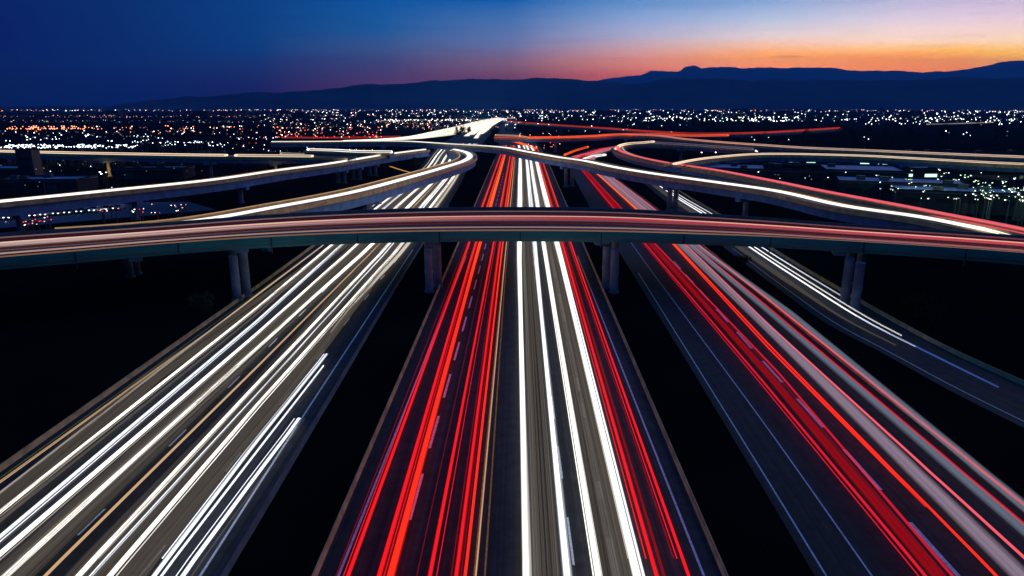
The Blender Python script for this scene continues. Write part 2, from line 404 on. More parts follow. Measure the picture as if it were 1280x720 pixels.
def barrier(pts, label, h=.55, w=.26, m='barrier', n=60, group='concrete barriers along the highways'):
    cl = catmull(pts, n); A, B = offsets(cl, w/2, w/2); mb = MB()
    sweep(mb, A, B, [('A', 0, 0), ('A', w*.3, .3), ('A', w*.38, h), ('B', -w*.38, h), ('B', -w*.3, .3), ('B', 0, 0)])
    o = mb.build('barrier', M[m]); tag(o, label, 'barrier', group); return o

# left highway ------------------------------------------------------
LR = [(860, -377, 195), (720, -182, 278), (500, 126, 408), (325, 370, 512), (310, 391, 524), (258, 458, 558), (228, 503, 576), (210, 526, 584), (195, 536, 590), (182, 548, 600), (168, 572, 613), (158, 592, 621), (150, 608, 629), (145, 622, 637)]
lo, LA, LB, LY = highway('highway', 'left highway of grey asphalt filled with white headlight trails', LR)
ground_trails(LR, LA, LB, LY, [
    ([(0, 614), (254, 427), (392, 320)], .22, 'gold', 'thin amber marker trail', (860, 180)),
    ([(0, 628), (319, 376), (400, 314)], .22, 'soft', 'thin pinkish white headlight trail', (860, 180)),
    ([(0, 652), (320, 392), (408, 316)], .40, 'white', 'bright white headlight trail', (860, 180)),
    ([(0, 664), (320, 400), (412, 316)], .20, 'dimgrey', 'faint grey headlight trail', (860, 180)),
    ([(0, 684), (320, 408.5), (425, 312)], .36, 'cool', 'cool white headlight trail', (860, 180)),
    ([(0, 706), (320, 425), (444, 312)], .50, 'white', 'bright white headlight trail', (860, 180)),
    ([(22, 720), (320, 444), (463, 312)], .58, 'white', 'broad white headlight trail', (860, 180)),
    ([(70, 720), (320, 468), (472, 312)], .30, 'gold', 'amber gold trail', (860, 180)),
    ([(111, 720), (320, 490), (484, 312)], .50, 'white', 'white headlight trail beside the gold one', (860, 180)),
    ([(126, 720), (330, 492), (489, 312)], .22, 'cool', 'thin cool headlight trail', (860, 180)),
    ([(149, 720), (320, 517), (500, 312)], .42, 'white', 'white headlight trail', (860, 180)),
    ([(203, 720), (320, 563), (405, 455)], .36, 'cool', 'short cool headlight trail that starts mid-road', (860, 455)),
    ([(212, 720), (330, 563), (412, 455)], .16, 'cool', 'hair-thin cool headlight trail', (860, 462)),
    ([(238, 720), (320, 606), (369, 540)], .36, 'cool', 'shortest cool headlight trail by the right shoulder', (860, 540)),
    ([(430, 400), (508, 312)], .9, 'soft', 'soft warm headlight band far down the road', (420, 180)),
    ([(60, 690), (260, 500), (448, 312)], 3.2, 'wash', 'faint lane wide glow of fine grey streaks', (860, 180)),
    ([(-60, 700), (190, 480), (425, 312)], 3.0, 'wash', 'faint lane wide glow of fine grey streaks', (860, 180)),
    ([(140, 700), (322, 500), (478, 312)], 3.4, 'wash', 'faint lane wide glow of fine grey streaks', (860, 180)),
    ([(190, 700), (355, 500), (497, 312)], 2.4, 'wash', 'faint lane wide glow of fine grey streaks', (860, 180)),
], 'the left highway', 'headlight trails on the left highway')
ribbon_line([at(x, y, .056) for x, y in ((-130, 690), (136, 500), (395, 312))], .18, M['paint_y'], 'edge_line', lo, dash=None)
ribbon_line([at(x, y, .056) for x, y in ((250, 720), (392, 500), (516, 312))], .16, M['paint'], 'edge_line', lo)
ribbon_line([at(x, y, .056) for x, y in ((175, 720), (338, 520), (506, 312))], .15, M['paint'], 'lane_line', lo, dash=(3, 9))
ribbon_line([at(x, y, .056) for x, y in ((45, 720), (270, 500), (455, 312))], .15, M['paint'], 'lane_line', lo, dash=(3, 9), phase=4)
barrier([at(x, y) for x, y in ((-377, 860), (-182, 720), (126, 500), (370, 325), (430, 279))], 'long concrete barrier on the outer left side of the left highway')
barrier([at(x, y) for x, y in ((199, 860), (282, 720), (412, 500), (516, 325), (560, 258))], 'grey concrete barrier on the right shoulder of the left highway', m='concrete', h=.5)

# central highway ---------------------------------------------------
CR = [(860, 335, 964), (720, 395, 905), (200, 618, 684), (186, 624, 677), (178, 624, 669), (170, 622, 656), (160, 622, 645), (150, 630, 642), (145, 637, 644)]
co, CA, CB, CY = highway('highway', 'central highway with red taillight trails on its left and white headlight trails on its right', CR)
ground_trails(CR, CA, CB, CY, [
    ([(440, 720), (579, 330)], .34, 'red', 'bright red taillight trail', (860, 184)),
    ([(478, 720), (588, 330)], .40, 'red', 'red taillight trail', (860, 184)),
    ([(492, 720), (594, 330)], .62, 'orange', 'broad orange red taillight band', (860, 184)),
    ([(540, 720), (613, 330)], .36, 'red', 'red taillight trail right of the dashes', (860, 184)),
    ([(572, 720), (622, 330)], .34, 'red', 'red taillight trail', (860, 184)),
    ([(583, 720), (626, 330)], .26, 'orange', 'narrow orange red taillight trail', (860, 184)),
    ([(596, 720), (631, 330)], .14, 'gold', 'amber median trail', (860, 184)),
    ([(659, 720), (649, 330)], .60, 'white', 'white headlight trail nearest the median', (860, 184)),
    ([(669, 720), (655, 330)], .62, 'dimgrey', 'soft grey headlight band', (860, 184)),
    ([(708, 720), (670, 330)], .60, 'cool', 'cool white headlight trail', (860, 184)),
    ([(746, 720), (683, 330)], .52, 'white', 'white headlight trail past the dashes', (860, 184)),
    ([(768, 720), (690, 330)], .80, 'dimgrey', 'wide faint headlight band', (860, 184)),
    ([(793, 720), (701, 330)], .60, 'white', 'white headlight trail', (860, 184)),
    ([(801, 720), (704, 330)], .20, 'cool', 'thin cool trail hugging a white one', (860, 184)),
    ([(817, 720), (709, 330)], .36, 'red', 'red taillight trail', (860, 184)),
    ([(826, 720), (712, 330)], .26, 'deepred', 'deep red taillight trail', (860, 184)),
    ([(856, 720), (721, 330)], .26, 'red', 'thin red taillight trail', (860, 184)),
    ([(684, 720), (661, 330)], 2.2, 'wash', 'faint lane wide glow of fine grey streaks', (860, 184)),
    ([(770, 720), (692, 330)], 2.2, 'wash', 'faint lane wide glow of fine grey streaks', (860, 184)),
], 'the central highway', 'light trails on the central highway')
# the wash bands above glow in place of headlit asphalt between the trails
ribbon_line([at(x, y, .056) for x, y in ((593, 720), (630, 330), (645, 200))], .15, M['paint_y'], 'median_line', co)
ribbon_line([at(x, y, .056) for x, y in ((606, 720), (633, 330), (646, 200))], .12, M['paint_y'], 'median_line', co)
ribbon_line([at(x, y, .056) for x, y in ((512, 650), (601, 330), (630, 215))], .22, M['paint'], 'lane_line', co, dash=(6, 4))
ribbon_line([at(x, y, .056) for x, y in ((719, 720), (691, 509), (668, 330), (657, 210))], .14, M['paint'], 'lane_line', co, dash=(5, 5), phase=1)
ribbon_line([at(x, y, .056) for x, y in ((423, 720), (583, 320))], .16, M['paint'], 'edge_line', co)
ribbon_line([at(x, y, .056) for x, y in ((880, 720), (722, 320))], .16, M['paint'], 'edge_line', co)
barrier([at(x, y) for x, y in ((335, 860), (395, 720), (618, 200))], 'tan concrete barrier on the left side of the central highway')
barrier([at(x, y) for x, y in ((964, 860), (905, 720), (684, 200))], 'tan concrete barrier on the right side of the central highway')

# right highway -----------------------------------------------------
RR = [(860, 1110, 1533), (720, 1025, 1373), (600, 953, 1235), (440, 855, 1036), (341, 792, 917), (308, 772, 877), (258, 738, 815), (225, 720, 770), (208, 712, 745), (196, 716, 744), (190, 728, 760), (186, 742, 775)]
ro, RA, RB, RY = highway('highway', 'right highway with red, pink and pale blue taillight trails', RR)
ground_trails(RR, RA, RB, RY, [
    ([(1145, 720), (955, 487), (806, 308)], .26, 'crimson', 'red taillight trail'),
    ([(1161, 720), (965, 482), (812, 308)], 1.3, 'deepred', 'wide deep red taillight band'),
    ([(1176, 717), (973, 474), (818, 308)], .26, 'crimson', 'red taillight trail'),
    ([(1157, 645), (960, 442), (840, 308)], .22, 'orange', 'orange trail that stops short of the frame', (645, 190)),
    ([(1232, 720), (960, 437), (842, 308)], .22, 'orange', 'thin orange red taillight trail'),
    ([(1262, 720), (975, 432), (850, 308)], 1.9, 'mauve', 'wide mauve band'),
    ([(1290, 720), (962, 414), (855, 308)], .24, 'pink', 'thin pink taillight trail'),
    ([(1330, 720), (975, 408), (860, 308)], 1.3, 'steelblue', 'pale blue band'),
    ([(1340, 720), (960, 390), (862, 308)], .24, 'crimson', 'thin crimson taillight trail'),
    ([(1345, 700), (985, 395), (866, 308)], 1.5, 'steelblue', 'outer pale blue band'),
    ([(1350, 700), (960, 380), (870, 308)], .30, 'pink', 'outermost pink taillight trail'),
], 'the right highway', 'taillight trails on the right highway')
ribbon_line([at(x, y, .056) for x, y in ((1205, 728), (1068, 576), (996, 498), (833, 316))], .30, M['paint'], 'lane_line', ro, dash=(6, 4))
ribbon_line([at(x, y, .056) for x, y in ((1090, 720), (960, 536), (808, 330), (776, 285))], .12, M['paint'], 'lane_line', ro)
ribbon_line([at(x, y, .056) for x, y in ((1033, 720), (960, 601), (798, 341))], .12, M['paint'], 'edge_line', ro)
barrier([at(x, y) for x, y in ((1533, 860), (1373, 720), (1235, 600), (1036, 440), (917, 341), (877, 308), (815, 258), (772, 226))], 'tan concrete barrier on the right side of the right highway', h=.6)
if 0: barrier([at(x, y) for x, y in ((1105, 860), (1020, 720), (948, 600), (850, 440), (787, 341))], 'low kerb wall on the left side of the right highway', h=.3, m='concrete')

# slip road on the right --------------------------------------------
def pair_road(name, label, pairs, n=70, z=.05, m='asphalt'):
    A = catmull([at(*p[0], z) for p in pairs], n); B = catmull([at(*p[1], z) for p in pairs], n)
    mb = MB(); sweep(mb, A, B, [('A', 0, 0), ('B', 0, 0), ('B', 0, -.3), ('A', 0, -.3)])
    o = mb.build(name, M[m]); tag(o, label, kind='structure'); return o, A, B
so, SA, SB = pair_road('slip_road', 'slip road curving down the right side under the overpass',
    [((1700, 760), (2100, 780)), ((1395, 590), (1560, 600)), ((1280, 535), (1405, 540)), ((1176, 482), (1278, 482)), ((1101, 440), (1187, 440)), ((1036, 406), (1120, 405)), ((980, 366), (1045, 362)), ((906, 310), (962, 312)), ((862, 274), (905, 274)), ((830, 250), (862, 250)), ((806, 230), (828, 228)), ((790, 214), (806, 212))])
def nearest(A, B, px, py):
    p = at(px, py, .7); k = min(range(len(A)), key=lambda i: (A[i].lerp(B[i], .5)-p).length); return k
SG = 'light trails on the slip road'
kb = nearest(SA, SB, 1150, 440); ke = nearest(SA, SB, 1250, 495)
trail(SA, SB, .50, .36, T['cool'], grow=.6, fade=(6, 0), i0=kb, i1=len(SA)-12, label='main cool white headlight trail running down the slip road', group=SG)
trail(SA, SB, .62, .16, T['white'], grow=.5, fade=(10, 0), i0=kb+1, i1=len(SA)-14, label='thin white headlight trail beside the main one on the slip road', group=SG)
trail(SA, SB, .78, .14, T['cool'], grow=.5, fade=(6, 0), i0=nearest(SA, SB, 1045, 372), i1=len(SA)-14, label='short cool trail ending at the overpass column on the slip road', group=SG)
trail(SA, SB, .50, .40, T['blue'], grow=.01, fade=(9, 5), i0=ke, i1=kb+3, label='fading blue light trail at the lower end of the slip road', group=SG)
trail(SA, SB, .25, 1.4, T['wash'], grow=.1, fade=(9, 0), i0=kb, i1=len(SA)-10, label='faint glow standing in for headlit asphalt on the inner lane of the slip road', group=SG)
barrier([at(x, y) for x, y in ((1400, 535), (1283, 484), (1187, 440), (1120, 404), (1045, 361), (964, 312), (907, 274), (864, 249), (830, 226))], 'tan concrete barrier on the outer side of the slip road')
ribbon_line([at(x, y, .056) for x, y in ((1385, 578), (1190, 482), (1112, 440), (1048, 406), (990, 366), (915, 310))], .14, M['paint'], 'edge_line', so)

# ------------------------------------------------------------------ elevated decks
def deck(label, A, B, t, piers, name='overpass', fascia='concrete_blue', par='barrier', inset=.5, par_h=.8, lines=(.33, .66), group='elevated road decks of the interchange', surf=None, colr=.65):
    root = empty(name, tuple(Vector((A[len(A)//2].x, A[len(A)//2].y, 0)))); off = -root.location
    tag(root, label, 'overpass', group)
    def fin(mb, nm, m, parent=root):
        mb.v = [(v[0]+off.x, v[1]+off.y, v[2]+off.z) for v in mb.v]; return mb.build(nm, m, parent)
    mb = MB(); sweep(mb, A, B, [('A', 0, -.002), ('B', 0, -.002), ('B', 0, -.35), ('A', 0, -.35)]); fin(mb, 'deck_slab', M['concrete'])
    mb = MB(); sweep(mb, A, B, [('A', inset, -.352), ('B', -inset, -.352), ('B', -inset*1.3, -t), ('A', inset*1.3, -t)]); fin(mb, 'girder', M[fascia])
    mb = MB(); sweep(mb, A, B, [('A', .3, .004), ('B', -.3, .004)], close=False); fin(mb, 'road_surface', surf or M['asphalt_deck'])
    for sd, s in (('A', 1), ('B', -1)):
        mb = MB(); sec = [(sd, -.02*s, -.2), (sd, .02*s, par_h), (sd, .2*s, par_h), (sd, .32*s, 0)]
        if s < 0: sec = sec[::-1]
        sweep(mb, A, B, sec); fin(mb, 'parapet', M[par] if not (sd == 'B' and fascia == 'teal') else M['teal'])
    for f in lines:
        mb = MB(); sweep(mb, A, B, [(f, -.07, .008), (f, .07, .008)], close=False)
        fin(mb, 'lane_line', M['paint'])
    for k, offs in piers:
        u = (B[k]-A[k]); w = u.length; u.normalize(); tdir = math.atan2(u.y, u.x); c = A[k].lerp(B[k], .5)
        mb = MB(); mb.box((c.x, c.y, c.z-t-.45), (w*.82, 1.5, .9), rz=tdir, mi=0); cap = fin(mb, 'pier_cap', M['concrete_blue'])
        for fo in offs:
            p = A[k].lerp(B[k], fo); mb = MB(); mb.cyl(p, colr*1.0, colr, 0, c.z-t-.9, 14); mb.cyl(p, colr*1.5, colr*1.5, 0, .35, 14); fin(mb, 'column', M['column'])
    return root, fin
def pk(cl, px):
    """sample of a polyline that shows nearest picture column px"""
    best = None
    for i, p in enumerate(cl):
        c = ROT.transposed() @ (p-Vector((0, 0, H)))
        if c.z > -1: continue
        x = 640+F*c.x/(-c.z)
        if best is None or abs(x-px) < best[0]: best = (abs(x-px), i)
    return best[1]

# near overpass right across the picture
ZA = 8.1
near = [(-160, 352), (0, 337), (100, 328), (200, 319), (300, 311.5), (400, 306), (520, 302.5), (640, 301.5), (760, 302.5), (870, 305.5), (960, 309), (1060, 315), (1180, 323), (1280, 331), (1440, 346)]
farr = [(-160, 304), (0, 291), (100, 284.5), (200, 278), (300, 270.5), (400, 264.5), (520, 260), (640, 258.5), (760, 260), (870, 266), (960, 272), (1060, 279.5), (1180, 287.5), (1280, 294.5), (1440, 307)]
NB = catmull([at(x, y, ZA-.7) for x, y in near], 120); NA = catmull([at(x, y, ZA+.8) for x, y in farr], 120)
NB = [Vector((p.x, p.y, ZA)) for p in NB]; NA = [Vector((p.x, p.y, ZA)) for p in NA]
# NA is the far edge (left seen along +x), NB the near edge
root, fin = deck('long teal-sided overpass curving across the whole picture above the three highways', NA, NB, .78, [], fascia='teal', par='concrete', inset=.12, lines=(.30, .52, .74))
off = -root.location
for base in (((297, 376), (309, 370)), ((537, 365), (547.5, 358)), ((757, 360), (767, 366)), ((1055, 380), (1068, 387)), ((163, 347), (172, 343))):
    ps = [at(x, y, 0) for x, y in base]
    k = pk(NB, base[0][0]); c = NA[k].lerp(NB[k], .5); u = (NB[k]-NA[k]); w = u.length
    mb = MB(); mb.box((c.x, c.y, ZA-.78-.35), (w*.9, 1.6, .7), rz=math.atan2(u.y, u.x)); fin(mb, 'pier_cap', M['concrete_blue'])
    for p in ps:
        r = p.copy().normalized()
        for dd, rad in ((0, .62), (13, .62)):
            q = p+r*dd; mb = MB(); mb.cyl(q, rad, rad, 0, ZA-.78-.7, 16); mb.cyl(q, .8, .8, 0, .3, 16); fin(mb, 'column', M['column'])
for k in range(6, len(NB)-4, 9):      # expansion joints and drain pipes on the near face
    p = NB[k]; u = (NA[k]-NB[k]).normalized(); a_ = math.atan2(u.y, u.x)
    mb = MB(); mb.box((p.x-u.x*.03, p.y-u.y*.03, ZA+.05), (.10, .12, 1.45), rz=a_); fin(mb, 'expansion_joint', M['rubber'])
    if k % 2: mb = MB(); mb.cyl((p.x+u.x*.3, p.y+u.y*.3), .09, .09, ZA-1.6, ZA-.3, 8); fin(mb, 'drain_pipe', M['steel'])
AG = 'light trails on the near overpass'
trail(NA, NB, .18, .20, T['A2'], label='hair-thin trail nearest the far parapet of the near overpass', group=AG)
trail(NA, NB, .46, 4.2, T['A1'], h=.05, label='broad pink taillight band along the near overpass', group=AG)
trail(NA, NB, .64, 2.2, T['A3'], h=.05, label='dark maroon band between the pink trails of the near overpass', group=AG)
trail(NA, NB, .30, 3.0, T['A3'], h=.05, label='dark maroon band on the far lane of the near overpass', group=AG)
trail(NA, NB, .82, 1.6, T['A2'], h=.05, label='pale pink trail on the nearest lane of the near overpass', group=AG)
trail(NA, NB, .93, .14, T['amber'], label='hair-thin amber trail along the near parapet of the near overpass', group=AG)
trail(NA, NB, .40, .30, T['cream'], label='thin cream line within the pink band of the near overpass', group=AG)
trail(NA, NB, .56, .30, T['A2'], label='thin pale line on the middle lane of the near overpass', group=AG)

def path(pts, z, n=90):
    """pixels of the light trail -> deck centre line; z one value or one per point"""
    return catmull([at(p[0], p[1], (p[2] if len(p) > 2 else z)+.65)-Vector((0, 0, .65)) for p in pts], n)
# B: white flyover from the left crossing to the right
bp = [(340, 177.3, 9), (400, 177, 9), (450, 176.5, 9), (500, 176.5, 9), (562, 180, 9), (625, 184, 9), (660, 190, 9), (700, 197, 9), (729, 201, 9), (770, 209.5, 8.8), (815, 217, 8.6), (894, 228, 8.2), (970, 239, 7.8), (1057, 258, 7.2), (1150, 271.5, 6.8), (1215, 284, 6.4), (1280, 298, 6.0), (1420, 330, 5.6)]
bc = path(bp, 9, 130); BA, BB = offsets(bc, 4.6, 3.2)
deck('flyover with white headlight trail sweeping from the far left down to the right edge', BA, BB, 1.9,
     [(pk(bc, x), (.35, .65)) for x in (420, 480, 575, 712, 838)]+[(pk(bc, x), (.5,)) for x in (935, 1080)], lines=(), par_h=.7)
BG = 'light trails on the white flyover'
trail(BA, BB, .60, 2.1, T['white'], h=.17, dz=.75, label='main white headlight trail on the flyover that runs down to the right', group=BG)
trail(BA, BB, .30, .5, T['amber'], label='amber trail on the far lane of the flyover that runs down to the right', group=BG)
trail(BA, BB, .45, 1.2, T['soft'], i0=pk(bc, 960), label='soft warm band joining the flyover at its right end', group=BG)
trail(BA, BB, .12, .5, T['pink'], i0=pk(bc, 1150), label='pink trail joining the flyover at the right edge', group=BG)
# C: left ramp
cc = path([(-120, 264), (0, 252), (130, 239), (260, 225.5), (350, 212.5), (405, 205.5), (446, 199), (480, 193.5), (530, 187)], 7.0, 100)
XA, XB = offsets(cc, 3.2, 3.2)
deck('left flyover ramp with blue concrete girder and white headlight trail', XA, XB, 2.3, [(pk(cc, x), (.3, .7)) for x in (427, 445, 465)]+[(pk(cc, x), (.5,)) for x in (160, 20, 300)], lines=())
CG = 'light trails on the left flyover ramp'
trail(XA, XB, .55, 2.0, T['white'], h=.2, dz=.75, label='white headlight trail on the left flyover ramp', group=CG)
trail(XA, XB, .12, .3, T['amber'], label='dim amber trail on the far side of the left flyover ramp', group=CG)
# D: loop ramp
dc = path([(60, 292, 7.0), (150, 286, 7.2), (240, 277, 7.5), (350, 258, 7.5), (440, 240.5, 7.5), (509, 222.5, 7.5), (556, 209, 7.5), (580, 201, 7.5), (587, 195.5, 7.5), (582, 190.5, 7.5), (568, 187, 7.4)], 7.5, 130)
DA, DB = offsets(dc, 4.2, 3.0)
deck('curving loop ramp with violet blue girder, rounding its tip above the left highway', DA, DB, 2.3, [(pk(dc, x), (.25, .75)) for x in (571,)]+[(pk(dc, x), (.5,)) for x in (465, 330)], lines=())
DG = 'light trails on the loop ramp'
trail(DA, DB, .60, 2.8, T['white'], h=.16, dz=.75, label='white headlight trail on the loop ramp', group=DG)
trail(DA, DB, .06, .5, T['gold'], label='amber trail along the inner edge of the loop ramp', group=DG, i1=pk(dc, 575), dz=.9)
# E: far left overpass
ec = path([(-160, 187.5), (0, 190), (60, 191.5), (220, 194.5), (300, 195.5), (400, 196.5), (440, 197)], 8.0, 60)
EA, EB = offsets(ec, 4, 4)
deck('far left overpass with a straight amber trail', EA, EB, 1.6, [(pk(ec, x), (.5,)) for x in (133, 262, 341, 20, 200)], lines=())
EG = 'light trails on the far left overpass'
trail(EA, EB, .6, 3.0, T['cream'], dz=1.1, h=.4, label='straight cream trail on the far left overpass, left of its gap', group=EG, i1=pk(ec, 285))
trail(EA, EB, .6, 3.0, T['cream'], dz=1.1, h=.4, label='short cream trail on the far left overpass, right of its gap', group=EG, i0=pk(ec, 291), i1=pk(ec, 388))
# second far left decks under the flyover's left end
gc = path([(385, 188), (420, 189), (450, 190.5), (490, 191)], 8.0, 24); GA, GB = offsets(gc, 3, 3)
deck('short far ramp left of centre under the flyover', GA, GB, 1.4, [(10, (.5,))], lines=())
trail(GA, GB, .5, 2.0, T['white'], h=.5, dz=1.0, label='short white trail on the short far ramp left of centre')
gc = path([(350, 181), (400, 182.5), (440, 184), (500, 184)], 8.0, 24); GA, GB = offsets(gc, 3, 3)
trail(GA, GB, .5, 1.6, T['soft'], dz=-3.5, h=.4, label='broken soft white trail just below the left end of the flyover')
gc = path([(526, 214), (545, 219), (562, 224)], 0, 12)
gc = path([(488, 208), (500, 212), (514, 216)], 0.05, 12); GA, GB = offsets(gc, 2, 2)
trail(GA, GB, .5, 1.6, T['amber'], label='short amber trail on the ground inside the loop ramp')

# F: right-hand far ramps
RG = 'far ramps of the interchange right of centre'
def ramp(label, tlabel, pts, z, w, m, tw, piers=(), n=60, t=1.5, gold=None, split=None, th=.5):
    cl = path(pts, z, n); A, B = offsets(cl, w/2, w/2)
    deck(label, A, B, t, [(pk(cl, x), (.5,)) for x in piers], lines=(), group=RG)
    trail(A, B, .55, tw, T[m], dz=1.1, h=th, label=tlabel, group='light trails on the far right ramps')
    if gold: trail(A, B, .15, tw*.4, T[gold], label=tlabel+', second thinner line', group='light trails on the far right ramps')
    return A, B, cl
ramp('farthest right ramp, thin and red, just under the city lights', 'thin red trail on the farthest right ramp', [(636, 152), (700, 157), (760, 161), (815, 165), (870, 168), (935, 167), (1048, 160.5)], 8, 8, 'red', 2.6, (700, 820, 900, 980))
ramp('long far ramp from centre to the right edge with an orange trail', 'orange to cream trail on the long far right ramp', [(618, 172.5), (660, 172.5), (700, 172), (740, 171), (770, 169), (815, 170), (860, 175), (900, 178.5), (956, 182.5), (1010, 186), (1080, 189), (1180, 193.5), (1280, 197.5), (1400, 202)], 8, 9, 'ramp', 2.6, (694, 780, 950, 1100, 1200), n=110, th=.36)
cl = path([(660, 172), (700, 171.5), (740, 170), (770, 168), (815, 167.5), (860, 169.5), (910, 169)], 9, 40); A, B = offsets(cl, 4, 4)
trail(A, B, .5, 2.6, T['orange'], h=.5, label='bright orange red trail above the long far ramp, right of centre')
ramp('short dark ramp branch right of centre with a violet trail', 'dim violet trail on the short right branch', [(815, 179), (860, 181.8), (905, 185), (942, 187.6)], 7, 6, 'mauve', 1.0, (850,), n=30)
ramp('right ramp with pale trail that forks from the pink curve', 'pale trail on the forked right ramp', [(842, 206.5), (866, 201.5), (894, 197.8), (942, 194), (980, 193.6), (1080, 196), (1154, 200), (1245, 205), (1320, 208)], 7.6, 7, 'cream', 1.9, (975, 992, 1130), n=90, th=.3)
ramp('pink curving ramp running beside the flyover toward the right edge', 'pink taillight trail on the curving right ramp', [(772, 184, 7), (776, 189.5, 7), (790, 195, 7), (815, 201, 7), (845, 206.5, 7), (880, 211.5, 7), (901, 215, 7), (970, 228.5, 7), (1020, 239, 7), (1080, 250.5, 6.8), (1130, 260, 6.75), (1175, 269, 6.7), (1240, 281.5, 6.65), (1300, 294, 6.6), (1360, 308, 6.6)], 7, 6, 'pink', 2.2, (), n=120, gold='soft', th=.16)
ramp('small cream ramp closing the top of the pink curve', 'cream trail at the top of the pink curve', [(770, 187), (775, 183), (786, 180.5), (800, 179.5), (816, 178)], 6.5, 5, 'cream', 2.6, (), n=30)
for k, (pts, m, w, lb) in enumerate([
    ([(716, 197.5), (740, 191.5), (755, 187), (768, 184.5)], 'pink', 3.2, 'pink trail rising to the right just beyond the flyover'),
    ([(706, 194), (720, 188.5), (735, 184)], 'orange', 1.4, 'short orange slanting trail just beyond the flyover'),
    ([(730, 199.5), (742, 196), (756, 194)], 'white', 2.4, 'short broken white trail below the pink one beyond the flyover'),
    ([(905, 196), (892, 199), (888, 204), (893, 210), (903, 214.5)], 'pink', 1.6, 'small pink hooked trail where the right ramps fork'),
    ([(640, 176), (655, 181), (668, 186)], 'orange', 3.4, 'glowing orange trail just beyond the flyover above the central highway'),
    ([(620, 169), (645, 170), (668, 174)], 'gold', 4, 'amber glow trail above the central highway in the distance'),
    ([(353, 172), (400, 172.5), (460, 172), (500, 171)], 'red', 2.0, 'distant red trail left of centre above the flyover'),
    ([(480, 151), (540, 150), (600, 149.5), (640, 148)], 'soft', 12, 'distant pale trail of a highway below the skyline at centre'),
    ([(1160, 155.5), (1200, 154.5), (1240, 153)], 'soft', 6, 'distant pale trail near the right edge below the skyline'),
    ([(1165, 206.5), (1200, 207), (1240, 208.5)], 'pink', 1.0, 'short pink trail under the right ramp near the right edge'),
    ([(640, 138), (700, 137.9), (760, 138)], 'deepred', 14, 'thin red trail on the skyline right of centre')]):
    cl = path(pts, .05, 40); A, B = offsets(cl, 4, 4); trail(A, B, .5, w, T[m], h=.5, dz=.9, label=lb, group='distant light trails')

UP = [(430, 175.5), (470, 174), (505, 171.5), (540, 165), (570, 158.5), (598, 151.5), (622, 147)]
LO = [(430, 177.3), (470, 176), (515, 174), (550, 170.5), (575, 166.5), (600, 158), (634, 148.5)]
for k in range(9):
    t = k/8; cl = path([(a[0]+(b[0]-a[0])*t, a[1]+(b[1]-a[1])*t) for a, b in zip(UP, LO)], .05, 40); A, B = offsets(cl, 4, 4)
    trail(A, B, .5, (6.5, 4, 7, 5, 3, 8, 5, 4, 3)[k], T['blaze'], label='%s trail from the top of the blazing white fan at the distant highway bend' % ORD[k], group='blazing distant headlight trails')
for k, w_ in enumerate((6, 7, 5, 6)):
    cl = path([(583+k*6, (170, 168, 172.5, 167)[k]), (592+k*5, 163), (602+k*4, 157), (614+k*4, 150.5)], .05, 30); A, B = offsets(cl, 4, 4)
    trail(A, B, .5, w_, T['blaze'], label='%s from the left of the short blazing trails above the loop tip' % ORD[k], group='short blazing trails in the distance')
# ------------------------------------------------------------------ lamps and city
GL = {}
def lamp_mats(key, col, st, sample=False): GL[key] = glow('lamp_'+key, col, st, sample)
lamp_mats('white', (1, .88, .75), 5.0); lamp_mats('cool', (.72, .86, 1), 5.0); lamp_mats('pink', (1, .45, .45), 2.0)
lamp_mats('orange', (1, .26, .08), 4.0); lamp_mats('green', (.62, 1, .72), 2.2); lamp_mats('red', (1, .05, .05), 3.0)
lamp_mats('dim', (.5, .6, .8), .45); lamp_mats('dimwarm', (.8, .42, .3), .7)
lamps = []   # (apparent size, px, py, radius, colour, zone)
def zone(x0, x1, y0, y1, n, cols, s0, s1, lab, zl=9, cluster=0):
    i = 0
    while i < n:
        x, y = rnd.uniform(x0, x1), rnd.uniform(y0, y1); k = rnd.choice([1, 1, 2, 3]) if cluster else 1
        for _ in range(k):
            s = .70*rnd.uniform(s0, s1)
            lamps.append((s, x, y, dist_at(x, y, zl)*s/F, rnd.choice(cols), lab, zl)); i += 1
            x += rnd.uniform(2, 5); y += rnd.uniform(-.6, .6)
zone(0, 1280, 136.2, 138.8, 640, ['white', 'pink', 'white', 'cool', 'dim', 'dimwarm', 'orange'], .25, .6, 'the skyline')
zone(330, 1280, 138.5, 141, 230, ['white', 'cool', 'dim', 'white'], .3, .8, 'the skyline')
zone(0, 330, 144, 147, 110, ['pink', 'dimwarm', 'dim', 'pink'], .3, .7, 'the far left of the city')
zone(0, 330, 150, 153, 90, ['green', 'dim', 'dim', 'pink'], .3, .5, 'the far left of the city')
zone(8, 112, 157.5, 161.5, 85, ['orange', 'orange', 'pink'], .6, 1.1, 'the orange row on the far left', cluster=1)
zone(112, 330, 156.5, 164, 65, ['orange', 'white', 'pink', 'dimwarm'], .4, 1.0, 'the orange row on the far left', cluster=1)
zone(0, 200, 168, 176, 55, ['cool', 'cool', 'dim'], .5, 1.1, 'the blue white yard at left', cluster=1)
zone(2, 165, 180.3, 184.5, 160, ['cool', 'cool', 'cool', 'white'], .7, 1.3, 'the blue white yard at left', cluster=1)
zone(165, 275, 176, 182, 55, ['cool', 'dim', 'cool'], .5, 1.0, 'the blue white yard at left', cluster=1)
zone(280, 350, 171, 174, 18, ['cool', 'pink', 'red'], .4, .8, 'the blue white yard at left')
zone(330, 650, 141, 160, 450, ['white', 'cool', 'pink', 'dim', 'dim', 'dimwarm'], .25, .8, 'the city left of centre')
zone(340, 480, 158, 172, 130, ['red', 'pink', 'white', 'orange', 'dimwarm'], .4, .9, 'the red lit strip left of centre')
zone(470, 600, 149, 152, 90, ['white', 'white', 'dim'], .4, .8, 'the city left of centre')
